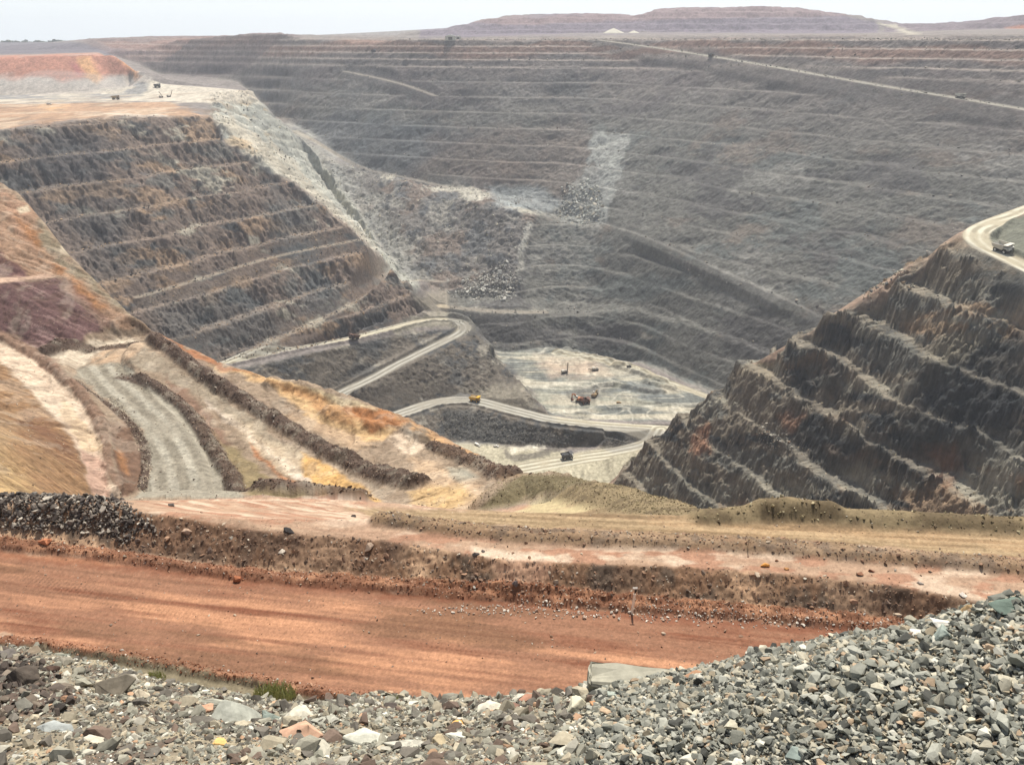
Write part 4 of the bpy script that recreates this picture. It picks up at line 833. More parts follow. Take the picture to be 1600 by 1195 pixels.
x, y = from_mask(np.clip(MH + MP, 0, 1), 3200, None, 1000, 2200); stones('scree_blocks', x, y, logsz(len(x), 2.2, .4, 1.2, 6), [(180,176,162), (130,126,118), (196,186,160)], (4, 4, 2), MT['bigstone'], .6, .2)
x, y = from_mask(np.clip(MF * FLAT, 0, 1), 4200, None, 950, 2100); stones('far_bench_debris', x, y, logsz(len(x), 2.2, .4, 1.2, 5), [(160,150,136), (120,116,110)], (4, 4), MT['bigstone'], .6, .2)
ma, mb = poly([(680,650),(740,645),(870,680),(990,686),(960,694),(800,692),(700,684)], 840, 1000, 3, 2, 8); x, y = from_mask(mb, 2600, ma); stones('dark_scree', x, y, logsz(len(x), 1.1, .4, .5, 2.6), [(104,102,96), (140,136,126), (78,78,76)], (4, 3, 3), MT['bigstone'], .6, .2)

_mats = {}
def pm(name, rgb, rough=.55, metal=0, var=.12, sc_=3):
    if name not in _mats:
        m = new_mat(name, sc_, .15, .01, rough, var, base=tuple(lin(rgb))); m.node_tree.nodes['Principled BSDF'].inputs['Metallic'].default_value = metal; _mats[name] = m
    return _mats[name]
class MB:
    def __init__(s): s.v, s.f = [], []
    def add(s, v, f): o = len(s.v); s.v += [tuple(q) for q in v]; s.f += [tuple(i + o for i in g) for g in f]; return s
    def box(s, x0, x1, y0, y1, z0, z1, tx=0, ty=0):
        return s.add([(x0,y0,z0),(x1,y0,z0),(x1,y1,z0),(x0,y1,z0),(x0+tx,y0+ty,z1),(x1-tx,y0+ty,z1),(x1-tx,y1-ty,z1),(x0+tx,y1-ty,z1)], [(0,3,2,1),(4,5,6,7),(0,1,5,4),(1,2,6,5),(2,3,7,6),(3,0,4,7)])
    def prism(s, prof, y0, y1):                     # profile in x,z extruded along y
        n = len(prof); return s.add([(a, y0, b) for a, b in prof] + [(a, y1, b) for a, b in prof], [tuple(range(n)), tuple(range(2*n-1, n-1, -1))] + [(i, i + n, (i + 1) % n + n, (i + 1) % n) for i in range(n)])
    def cyl(s, p0, p1, r0, r1=None, n=14):
        r1 = r0 if r1 is None else r1; a, b = Vector(p0), Vector(p1); d = (b - a).normalized(); u = d.orthogonal().normalized(); w = d.cross(u)
        v = [a + (u * math.cos(t) + w * math.sin(t)) * r0 for t in [6.2832 * k / n for k in range(n)]] + [b + (u * math.cos(t) + w * math.sin(t)) * r1 for t in [6.2832 * k / n for k in range(n)]]
        return s.add(v, [tuple(range(n))[::-1], tuple(range(n, 2 * n))] + [(i, (i + 1) % n, (i + 1) % n + n, i + n) for i in range(n)])
    def beam(s, p0, p1, w, h, w1=None, h1=None):
        a, b = Vector(p0), Vector(p1); d = (b - a).normalized(); sd = Vector((0, 1, 0)); up = sd.cross(d).normalized() if abs(d.y) < .9 else Vector((0, 0, 1)); v = []
        for q, ww, hh in ((a, w, h), (b, w1 or w, h1 or h)):
            v += [q + sd * i * ww / 2 + up * j * hh / 2 for i, j in ((-1,-1),(1,-1),(1,1),(-1,1))]
        return s.add(v, [(0,3,2,1),(4,5,6,7),(0,1,5,4),(1,2,6,5),(2,3,7,6),(3,0,4,7)])
    def build(s, name, mat, parent=None, smooth=False):
        me = bpy.data.meshes.new(name); me.from_pydata([tuple(map(float, q)) for q in s.v], [], s.f); me.materials.append(mat); me.update()
        bm = bmesh.new(); bm.from_mesh(me); bmesh.ops.recalc_face_normals(bm, faces=bm.faces); bm.to_mesh(me); bm.free()
        if smooth:
            for p in me.polygons: p.use_smooth = True
        o = bpy.data.objects.new(name, me); col.objects.link(o); o.parent = parent; return o
def root(name, label, cat, group=None):
    o = bpy.data.objects.new(name, None); col.objects.link(o); o['label'] = label; o['category'] = cat
    if group: o['group'] = group
    return o
def copytree(o, parent=None):
    c = o.copy(); col.objects.link(c); c.parent = parent
    for ch in [q for q in o.children]: copytree(ch, c)
    return c
def along(path, u, v, rev=False, y0=0, y1=1e9):
    p = pick(u, v, y0, y1); k = min(range(len(path) - 1), key=lambda i: (path[i][0] - p.x) ** 2 + (path[i][1] - p.y) ** 2); a, b = path[k], path[k + 1]
    return math.degrees(math.atan2(b[1] - a[1], b[0] - a[0])) + (180 if rev else 0)
def place(o, u, v, head, y0=0, y1=1e9, label=None, scale=1, dz=0):
    """head: direction of travel in degrees, 0 = to the right, 90 = away"""
    p = pick(u, v, y0, y1); h = R(head); f = Vector((math.cos(h), math.sin(h), 0)); s_ = Vector((-f.y, f.x, 0)); e = 4.0 * scale
    g = lambda d: gz(p.x + d.x, p.y + d.y)
    up = Vector((-(g(f * e) - g(-f * e)) / (2 * e), 0, 1)); slf = (g(f * e) - g(-f * e)) / (2 * e); sls = (g(s_ * e) - g(-s_ * e)) / (2 * e)
    slf, sls = max(-.25, min(.25, slf)), max(-.2, min(.2, sls))
    xa = (f + Vector((0, 0, slf))).normalized(); ya = (s_ + Vector((0, 0, sls))).normalized(); za = xa.cross(ya).normalized(); ya = za.cross(xa)
    M = Matrix((xa, ya, za)).transposed().to_4x4(); o.matrix_world = Matrix.Translation((p.x, p.y, gz(p.x, p.y) + dz)) @ M @ Matrix.Scale(scale, 4)
    if label: o['label'] = label
    return o
BLK = pm('tyre_rubber', (38,36,34), .9); GLS = pm('cab_glass', (30,38,44), .15); STEEL = pm('dusty_steel', (96,90,82), .7); DRK = pm('dark_frame', (56,52,48), .7)
def haul_truck(label, body, tray, load=None, group='haul trucks driving the pit roads'):
    t = root('haul_truck', label, 'truck', group)
    m = MB().box(-5.6, 5.2, -1.3, 1.3, 1.5, 2.5).box(4.2, 6.3, -2.1, 2.1, 1.3, 2.4).cyl((-3.6,-2.4,1.9), (-3.6,2.4,1.9), .7).cyl((3.9,-2.4,1.9), (3.9,2.4,1.9), .5); m.build('chassis', DRK, t)
    m = MB().box(2.9, 6.1, -1.8, 1.8, 2.4, 4.5, .1, .1).box(2.3, 6.5, -3.7, 3.7, 4.5, 4.75); m.build('engine_hood', body, t)
    m = MB(); 
    for yy in (-3.6, 3.6): m.cyl((2.4, yy, 5.7), (6.4, yy, 5.7), .06, n=6).cyl((6.4, yy, 4.7), (6.4, yy, 5.7), .06, n=6)
    m.cyl((6.4,-3.6,5.7), (6.4,3.6,5.7), .06, n=6).beam((6.4,-2.6,1.6), (6.5,-2.6,4.6), .5, .1).beam((6.4,2.6,1.6), (6.5,2.6,4.6), .5, .1); m.build('handrail', STEEL, t)
    cb = MB().box(3.4, 5.6, .9, 3.1, 4.75, 6.7, .12, .08).build('cab', body, t); MB().box(5.52, 5.66, 1.1, 2.9, 5.6, 6.4).box(3.7, 5.3, 3.04, 3.16, 5.6, 6.4).build('window', GLS, cb)
    for sg in (-1.4, 1.4): MB().box(6.3, 6.42, sg - .35, sg + .35, 2.7, 3.2).build('headlight', pm('lamp_glass', (210,210,200), .3), t)
    m = MB()
    for yy in (-3.7, 3.45): m.prism([(-6.9,4.9),(-5.5,3.4),(2.0,2.9),(2.6,4.9),(2.9,6.6),(-6.9,6.1)], yy, yy + .25)
    m.prism([(-6.9,4.9),(-5.5,3.4),(2.0,2.9),(2.2,3.15),(-5.5,3.7),(-6.8,5.15)], -3.45, 3.45).prism([(1.95,2.95),(2.25,2.95),(3.0,6.9),(2.7,6.9)], -3.45, 3.45).prism([(2.75,6.75),(6.6,7.15),(6.6,7.35),(2.75,6.95)], -3.7, 3.7)
    for xx in (-5.2,-3.4,-1.6,.2,1.6):
        for yy in (-3.86, 3.7): m.box(xx, xx + .3, yy, yy + .16, 3.6, 6.2)
    m.build('dump_body', tray, t)
    if load:
        v, f = hull(60, 9, .9, .06); MB().add([(a * 3.9 - 2.0, b * 3.9, c * 1.9 + 5.4) for a, b, c in v], [tuple(g) for g in f]).build('load', load, t)
    def wheel(x, y0, y1):
        w_ = MB().cyl((x, y0, 1.75), (x, y1, 1.75), 1.75, n=22).build('wheel', BLK, t, False); o_ = y1 if y1 > 0 else y0; s_ = .06 if y1 > 0 else -.06
        MB().cyl((x, o_ - s_ * 3, 1.75), (x, o_ + s_, 1.75), .85, n=16).build('rim', body, w_)
    for x, a, b in ((3.9, 2.4, 3.6), (3.9, -3.6, -2.4), (-3.6, 2.5, 3.6), (-3.6, 1.2, 2.3), (-3.6, -3.6, -2.5), (-3.6, -2.3, -1.2)): wheel(x, a, b)
    return t
WHT = pm('white_paint', (214,210,200), .5); CREAM = pm('dusty_white_paint', (190,184,170), .6); YEL = pm('yellow_paint', (200,156,44), .5); RUST = pm('red_brown_paint', (104,78,66), .7); ORG = pm('orange_paint', (166,112,78), .6); TAN = pm('dusty_tan_paint', (170,146,110), .7); TRAY = pm('grey_tray', (84,82,82), .7)
ROCKL = pm('dark_ore', (70,70,70), .95, 0, .4, 1.2)
G_ = 'haul trucks driving the pit roads'
place(haul_truck('dark tray haul truck with white cab loaded with dark rock on the lower pit road', WHT, TRAY, ROCKL), 886, 716, along(roadB, 886, 716, True, 780, 960), 780, 960)
place(haul_truck('yellow haul truck trailing dust on the curved road above the pit floor', YEL, YEL, pm('tan_ore', (150,130,96), .95, 0, .3, 1.2)), 742, 627, along(roadA, 742, 627, False, 900, 1100), 900, 1100)
place(haul_truck('white canopied haul truck rounding the bend at the right edge of the pit', WHT, CREAM), 1566, 393, -66, 480, 760, scale=.95)
place(haul_truck('dark red-brown haul truck on the upper leg of the switchback road', RUST, RUST, pm('brown_ore', (84,70,60), .95, 0, .3, 1.2)), 553, 530, along(upper, 553, 530, True, 900, 1200), 900, 1200)
place(haul_truck('pale haul truck on the long ramp down the right pit wall', CREAM, CREAM), 1500, 154, along(ramp2, 1500, 154, False, 1150, 1700), 1150, 1700)
place(haul_truck('small distant dark haul truck high on the long ramp left of the pale truck', RUST, TRAY), 1111, 89, along(ramp2, 1111, 89, False, 1500, 2400), 1500, 2400, scale=.8)
place(haul_truck('tiny dark haul truck on the far left pit terrace by the red wall foot', TRAY, TRAY), 246, 137, 20, 1300, 2200)
place(haul_truck('tiny tan haul truck standing on the plateau left of the drill rigs', TAN, TAN), 181, 156, 10, 1200, 1900)
place(haul_truck('far dark haul truck on the left part of the back pit wall', TRAY, TRAY), 584, 82, 10, 1500, 2600, scale=.75)
def tracks(t, L, W, h, w):
    for s in (-1, 1):
        yy = s * (W / 2 - w / 2); r = h / 2
        m = MB().prism([(-L/2+r*.4,0),(L/2-r*.4,0),(L/2,r*.7),(L/2,r*1.3),(L/2-r*.5,h),(-L/2+r*.5,h),(-L/2,r*1.3),(-L/2,r*.7)], yy - w/2, yy + w/2)
        k = -L / 2 + .4
        while k < L / 2 - .4: m.box(k, k + .18, yy - w/2 - .02, yy + w/2 + .02, h, h + .08); k += .5
        m.build('track', DRK, t)
def excavator(label, body, dark, swing):
    t = root('mining_excavator', label, 'excavator', 'excavators working on the pit floor'); tracks(t, 8.0, 6.2, 2.0, 1.5)
    MB().cyl((0,0,1.4), (0,0,2.3), 1.7, n=20).build('slew_ring', DRK, t)
    h = MB().box(-5.6, 2.6, -3.1, 3.1, 2.3, 5.2, .1, .15).build('engine_house', body, t); MB().box(-5.4, -1.0, -2.9, 2.9, 5.2, 5.6).cyl((-3,-1.6,5.6), (-3,-1.6,6.9), .25).build('exhaust_deck', dark, h)
    MB().box(-6.8, -5.6, -3.0, 3.0, 2.2, 4.6, .2, 0).build('counterweight', dark, t)
    c = MB().box(1.0, 3.6, 1.4, 3.3, 5.2, 8.0, .1, .08).build('cab', WHT, t); MB().box(3.48, 3.7, 1.6, 3.1, 6.2, 7.6).box(1.5, 3.2, 3.2, 3.36, 6.2, 7.6).build('window', GLS, c)
    MB().beam((2.2,0,3.2), (6.5,0,8.6), 1.5, 1.5, 1.2, 1.6).beam((6.3,0,8.5), (9.5,0,8.2), 1.2, 1.6, .9, 1.0).build('boom', body, t)
    MB().cyl((2.6,-1,3), (6.2,-1,7.6), .28).cyl((2.6,1,3), (6.2,1,7.6), .28).build('boom_cylinder', STEEL, t)
    MB().beam((9.3,0,8.6), (9.9,0,3.4), .9, 1.3, .7, .8).build('stick', body, t)
    MB().prism([(9.2,3.6),(10.4,3.5),(10.9,2.2),(10.4,.9),(9.2,.4),(7.6,.9),(7.5,1.3),(9.0,1.4),(9.4,2.4)], -1.7, 1.7).build('bucket', dark, t)
    return t
place(excavator('large orange excavator digging dark rock in the middle of the pit floor', ORG, pm('brown_iron', (110,70,54), .8), 0), 905, 627, 155, 950, 1150, scale=1.05)
place(excavator('tan excavator standing just right of the large orange excavator on the pit floor', TAN, pm('tan_iron', (120,100,74), .8), 0), 929, 620, 60, 950, 1150, scale=.85)
place(haul_truck('reddish haul truck being loaded beside the orange excavator on the pit floor', ORG, RUST), 914, 630, 20, 950, 1150)
def drill(label, mast, group='drill rigs'):
    t = root('drill_rig', label, 'drill rig', group); tracks(t, 7.5, 4.6, 1.5, 1.1); MB().box(-5, 5, -2.0, 2.0, 1.6, 2.2).build('deck', DRK, t); MB().box(-4.8, 0, -1.7, 1.7, 2.2, 4.9, .1, .1).build('engine_house', CREAM, t)
    c = MB().box(1.6, 3.6, .2, 1.9, 2.2, 4.6, .1, .05).build('cab', WHT, t); MB().box(3.5, 3.66, .4, 1.7, 3.2, 4.3).build('window', GLS, c)
    a = Vector((4.3, -.6, 1.2)); b = a + Vector((math.cos(R(mast)), 0, math.sin(R(mast)))) * 15; m = MB(); o = Vector((-math.sin(R(mast)), 0, math.cos(R(mast)))) * .9
    for s_ in (-.45, .45):
        for q in (Vector((0,0,0)), o): m.cyl(a + q + Vector((0, s_, 0)), b + q + Vector((0, s_, 0)), .13, n=6)
    for k in range(10):
        p = a + (b - a) * k / 10; q = a + (b - a) * (k + 1) / 10
        for s_ in (-.45, .45): m.cyl(p + Vector((0, s_, 0)), q + o + Vector((0, s_, 0)), .08, n=5)
    m.build('mast', pm('mast_paint', (90,74,60), .7), t); MB().cyl(a + o / 2, b + o / 2, .2, n=8).build('drill_pipe', STEEL, t)
    return t
place(drill('drill rig with upright mast and white engine house on the pit floor', 90), 882, 583, 20, 1000, 1290)
place(drill('drill rig with its mast lowered on the pit floor right of the upright rig', 172), 930, 579, 10, 1000, 1290)
place(drill('tiny drill rig with mast leaning left on the left plateau', 118), 252, 153, 10, 1200, 1900, scale=.75)
place(drill('tiny drill rig with mast leaning right on the left plateau', 66), 264, 152, 10, 1200, 1900, scale=.75)
def ute(label, body, tray=True, L=5.6):
    t = root('utility_truck', label, 'vehicle', 'light vehicles in the pit'); MB().box(-L/2, L/2, -.85, .85, .45, .7).build('chassis', DRK, t)
    MB().prism([(L/2,.55),(L/2,1.15),(L/2-.15,1.25),(L/2-1.3,1.35),(L/2-1.9,1.35),(L/2-1.9,.55)], -.95, .95).build('body', body, t)
    c = MB().prism([(L/2-1.2,1.3),(L/2-1.7,1.95),(L/2-2.9,2.0),(L/2-3.0,.6),(L/2-1.2,.6)], -.9, .9).build('cab', body, t)
    MB().prism([(L/2-1.22,1.38),(L/2-1.66,1.9),(L/2-1.6,1.9),(L/2-1.12,1.38)], -.75, .75).box(L/2-2.7, L/2-1.8, -.93, .93, 1.4, 1.85).build('window', GLS, c)
    m = MB().box(-L/2, L/2-3.05, -.98, .98, .8, .95)
    if tray: m.box(-L/2, L/2-3.05, -.98, -.92, .95, 1.4).box(-L/2, L/2-3.05, .92, .98, .95, 1.4).box(-L/2, -L/2+.06, -.92, .92, .95, 1.4)
    else: m.box(-L/2, L/2-3.05, -.98, .98, .95, 2.2)
    m.build('tray', body, t)
    for x in (L/2-.9, -L/2+1.0):
        for s in (-1, 1): w_ = MB().cyl((x, s*.7, .4), (x, s*.96, .4), .4, n=14).build('wheel', BLK, t); MB().cyl((x, s*.9, .4), (x, s*.98, .4), .22, n=10).build('rim', STEEL, w_)
    return t
place(ute('white box bodied service truck parked left on the small pad below the dark scree', WHT, False, 7.6), 746, 696, -48, 780, 960, scale=1.15)
place(ute('white utility truck parked right of the box bodied service truck', WHT, True), 775, 698, -20, 780, 960, scale=1.1)
place(ute('small dark utility truck on the ramp at the far right edge of the pit floor', DRK), 983, 573, -20, 1000, 1400, scale=1.2)
place(ute('small tan utility truck on the pit floor right of the two excavators', TAN, False), 967, 630, 0, 940, 1150, scale=1.1)
place(ute('tiny white utility truck on the ochre plateau at the far left', WHT, False, 7), 77, 164, -20, 1100, 1900, scale=1.3)

def dust(name, u, v, y0, y1, rx, ry, rz, dens, lift, yaw=0):
    p = pick(u, v, y0, y1); bm = bmesh.new(); bmesh.ops.create_icosphere(bm, subdivisions=3, radius=1)
    for q_ in bm.verts: q_.co = Vector((q_.co.x * rx, q_.co.y * ry, q_.co.z * rz)) * (1 + .12 * math.sin(q_.co.x * 5 + q_.co.z * 3) + .08 * math.sin(q_.co.y * 9))
    me = bpy.data.meshes.new(name); bm.to_mesh(me); bm.free(); m = bpy.data.materials.new('dust_air'); m.use_nodes = True; n = m.node_tree; n.nodes.remove(n.nodes['Principled BSDF'])
    pv = n.nodes.new('ShaderNodeVolumePrincipled'); pv.inputs['Density'].default_value = dens; pv.inputs['Color'].default_value = (.95, .93, .88, 1); n.links.new(pv.outputs[0], n.nodes['Material Output'].inputs['Volume']); me.materials.append(m)
    o_ = bpy.data.objects.new(name, me); col.objects.link(o_); o_['kind'] = 'stuff'; o_.location = (p.x, p.y, p.z + lift); o_.rotation_euler = (0, 0, R(yaw))
dust('dust_cloud', 722, 622, 900, 1100, 15, 5, 4, .035, 2.5, 10)
dust('dust_cloud', 110, 140, 1500, 1900, 150, 60, 26, .0032, 10, 8)
# survey stake by the red road
t = root('survey_stake', 'pale leaning wooden survey stake with dark top beside the red road', 'stake'); p = pick(987, 957, 24, 60)
MB().beam((0,0,-.15), (.10,0,1.15), .10, .10).build('post', pm('pale_wood', (240,222,200), .8, sc_=9), t); MB().beam((.10,0,1.15), (.125,0,1.42), .06, .06).build('dark_tip', DRK, t)
MB().box(-.02, .22, -.02, .02, 1.42, 1.52).build('marker_tag', WHT, t); t.location = p; t.location.z = gz(p.x, p.y)
t = root('stick', 'short thin stick standing on the low bank beyond the pink road', 'stick'); p = pick(1168, 856, 24, 75); MB().cyl((0,0,-.1), (.04,0,.55), .025, n=8).build('shaft', pm('grey_wood', (170,150,126), .9), t); MB().box(-.02, .10, -.015, .015, .5, .58).build('tag', TAN, t); t.location = p; t.location.z = gz(p.x, p.y)
# far yards
def shed(u, v, w, d, h, label):
    t = root('shed', label, 'shed', 'sheds on the far pit rim'); MB().box(-w/2, w/2, -d/2, d/2, -1, h).build('wall', CREAM, t); MB().prism([(-w/2-.5,h),(w/2+.5,h),(0,h+w*.14)], -d/2-.5, d/2+.5).build('roof', WHT, t)
    MB().box(-w*.2, w*.2, -d/2-.1, -d/2, 0, h*.75).build('door', STEEL, t); p = pick(u, v, 2000, 3200); t.location = p
shed(704, 63, 22, 14, 8, 'pale gabled shed on the far rim, left of a smaller shed'); shed(716, 62, 13, 11, 6, 'small pale shed right of the larger shed on the far rim')
for (u, v, rr, hh, lb) in ((958, 53, 27, 15, 'large white cone stockpile below the far waste dump'), (990, 53, 17, 9, 'small white cone stockpile right of the larger one')):
    q, tt = ray(u, v); y = 2480.; x = float(q) * y; n = 40; V_ = []; 
    for k in range(9):
        for a in range(n):
            an = 6.2832 * a / n; r = rr * (1 - k / 8) * (1 + .12 * math.sin(an * 3 + 1) + .05 * math.sin(an * 7)); V_.append((r * math.cos(an) * 1.15, r * math.sin(an), hh * (k / 8) ** .92 - 3 * (k == 0)))
    m = MB().add(V_, [(k * n + a, k * n + (a + 1) % n, (k + 1) * n + (a + 1) % n, (k + 1) * n + a) for k in range(8) for a in range(n)]); o = m.build('stockpile', pm('white_rock', (190,184,168), .95, 0, .1, .3), None, True)
    o['label'] = lb; o['category'] = 'stockpile'; o['group'] = 'stockpiles below the far waste dump'; o.location = (x, y, float(-tt * y) - 1)
# scrub on the left horizon
n = 900; az = rng.uniform(-.62, -.42, n); r_ = rng.uniform(5200, 7000, n); x, y = r_ * np.sin(az), r_ * np.cos(az)
stones('bushland', x, y, logsz(n, 17, .35, 9, 34), [(84,88,66), (66,72,54)], (1, 1), MT['bigstone'], .2, .0)

# boulders on the ledge and the terrace: each its own mesh
def boulder(u, v, wpx, rgb, label, y0=0, y1=14, flat=1.0, asp=1.0, seed=None, yaw=0, tilt=0, name='boulder', grp=None, n=13):
    boulder.k += 1; p = pick(u, v, y0, y1); d = math.sqrt(p.x ** 2 + p.y ** 2 + p.z ** 2); s = wpx / FO * d / 2
    vv, ff = hull(n, 400 + (seed or boulder.k), flat, .16, sub=1); me = bpy.data.meshes.new(name); me.from_pydata([(float(a) * s * .95, float(b) * s * asp, float(c) * s) for a, b, c in vv], [], [tuple(map(int, g)) for g in ff])
    bm = bmesh.new(); bm.from_mesh(me)
    for _ in range(2): bmesh.ops.subdivide_edges(bm, edges=list(bm.edges), cuts=1, use_grid_fill=True)
    for q in bm.verts:
        a = np.array(q.co[:]) / s; nn = float(fbm(np.array([a[0] * 3 + a[2] * 2]), np.array([a[1] * 3 - a[2] * 2]), boulder.k, 3)[0]); q.co += q.co.normalized() * nn * s * .05
    bm.to_mesh(me); bm.free(); me.materials.append(pm('boulder_%d_%d_%d' % rgb, rgb, .92, 0, .35, 9))
    o = bpy.data.objects.new(name, me); col.objects.link(o); o.location = (p.x, p.y, gz(p.x, p.y) + s * .12 * flat); o.rotation_euler = (R(tilt), R(tilt * .4), R(yaw))
    o['label'] = label; o['category'] = 'boulder'; o['group'] = grp or 'boulders on the gravel ledge'; return o
boulder.k = 0
B = boulder
B(178,1082,58,(120,112,98),'large angular grey boulder with flat top, left on the ledge',flat=1.0,asp=.8,yaw=10)
B(220,1090,30,(176,164,142),'pale tan boulder touching the right side of the large grey boulder',yaw=70)
B(198,1064,34,(156,150,136),'flat grey slab just behind the large grey boulder',flat=.5,yaw=-20)
B(44,1020,30,(132,118,100),'brown block at the far left rim of the ledge by the red road')
B(10,1024,26,(104,98,92),'dark rock cut by the left edge of the picture near the road',flat=.9)
B(92,1013,30,(110,112,100),'flat greenish slab on the upper left rim beside the olive strip',flat=.4)
B(97,1036,26,(128,122,108),'dark grey slab below the flat greenish slab on the left ledge',flat=.7)
B(80,1048,22,(86,68,58),'dark brown rock on the left ledge above the pale wedge rock',flat=.9)
B(90,1070,34,(146,140,124),'pale wedge-topped rock on the left ledge beside the dark rubble',flat=.7)
B(108,1094,24,(158,124,98),'reddish cubic block on the left ledge in front of the pale wedge rock')
B(86,1140,56,(150,153,148),'flat blue-grey slab low on the left ledge',flat=.35,asp=.6,yaw=-25)
B(152,1158,42,(190,182,162),'low cream-white rock right of the blue-grey slab',flat=.35,asp=.5,yaw=-15)
B(38,1068,52,(78,70,62),'dark brown lump of rubble at the left side of the ledge',flat=1.1,n=20)
B(248,1088,22,(150,134,112),'small tan rock right of the pale tan boulder',flat=.8)
B(272,1100,26,(146,124,108),'long brownish rock lying below the left weed tuft',flat=.6,asp=.6)
B(332,1100,92,(168,166,150),'long thin pale slab lying across the ledge left of centre',flat=.22,asp=.25,yaw=-4)
B(322,1108,30,(176,138,112),'pinkish rock leaning under the long thin pale slab',flat=.7)
B(366,1128,78,(150,150,138),'big tilted grey slab with flat face in the lower left centre',flat=.45,asp=1.0,yaw=35,tilt=24)
B(345,1162,26,(206,170,108),'small yellow rock at the lower tip of the big tilted grey slab',flat=.5)
B(422,1126,44,(124,132,122),'greenish grey boulder right of the big tilted slab',flat=.9)
B(434,1106,30,(112,108,96),'dark topped rock behind the greenish grey boulder',flat=.8)
B(462,1122,44,(184,178,160),'white angular boulder right of the greenish grey boulder',flat=.8,yaw=50)
B(470,1148,62,(176,142,118),'pale pink and orange flat boulder in the lower left centre',flat=.5)
B(505,1128,36,(158,156,142),'grey block behind the pink and orange boulder',flat=.7)
B(545,1094,34,(96,90,82),'dark rock at the ledge rim just right of the right weed tuft',flat=.7)
B(575,1160,86,(186,184,168),'broad white flat rock low in the centre of the ledge',flat=.4,asp=.6,yaw=-8)
B(640,1165,70,(184,180,164),'long white rock right of the broad white flat rock',flat=.3,asp=.4,yaw=-10)
B(682,1160,36,(164,150,122),'tan wedge rock between two white rocks low in the centre',flat=.7)
B(718,1150,38,(190,188,172),'white angular rock right of the tan wedge rock',flat=.8)
B(713,1134,26,(206,162,96),'orange-yellow rock in the middle of the ledge',flat=.7)
B(700,1098,38,(120,116,104),'grey wedge boulder with dark side at the ledge rim centre',flat=.9)
B(612,1106,26,(92,84,78),'low dark rock at the rim left of the grey wedge boulder',flat=.8)
B(765,1110,44,(184,178,160),'pale flat rock right of the grey wedge boulder',flat=.45)
B(800,1110,32,(128,100,86),'reddish brown rock right of the pale flat rock',flat=.8)
B(835,1096,40,(150,112,92),'brown flat boulder near the rim above the gravel slope',flat=.6)
B(905,1108,46,(192,186,162),'bright cream boulder with flat top left of the concrete block',flat=1.1,asp=.9,yaw=30)
B(930,1102,20,(196,150,110),'small orange rock touching the bright cream boulder')
B(958,1088,30,(154,160,148),'pale green rock in front of the concrete block',flat=.8)
B(967,1068,20,(192,190,178),'small white stone on the near side of the concrete block',flat=.8)
B(1470,980,44,(206,202,190),'white rock on the top rim of the gravel heap',flat=.9)
B(1478,996,54,(140,148,138),'green-grey boulder below the white rock on the heap rim',flat=.9,yaw=20)
B(1435,995,34,(212,206,192),'small cream rock left of the green-grey boulder',flat=.6)
B(1585,950,62,(96,108,98),'dark green slab at the right end of the heap rim',flat=.4)
B(1510,958,34,(150,126,92),'brown earthy rock behind the white rock on the heap rim',flat=.9)
B(1160,1150,48,(146,136,112),'tan-grey oval cobble in the gravel heap, lower middle',flat=.6,asp=.6,yaw=-30)
B(1110,1135,34,(160,140,116),'brown pointed stone in the gravel heap beside the tan-grey cobble',flat=.8)
B(1085,1130,26,(194,192,178),'white stone in the gravel heap left of the brown pointed stone',flat=.8)
B(1200,1095,30,(196,170,136),'flat peach stone in the middle of the gravel heap',flat=.4)
B(1068,1072,28,(176,148,122),'flat pinkish stone near the top left of the gravel heap',flat=.6)
B(1090,1058,36,(150,116,90),'brown flat stone beside the pinkish stone near the concrete block',flat=.4)
B(1365,1150,46,(104,112,104),'dark green-grey stone at the lower right of the heap',flat=.8)
B(1250,1180,40,(134,144,136),'blue-grey stone at the bottom edge of the gravel heap',flat=.7)
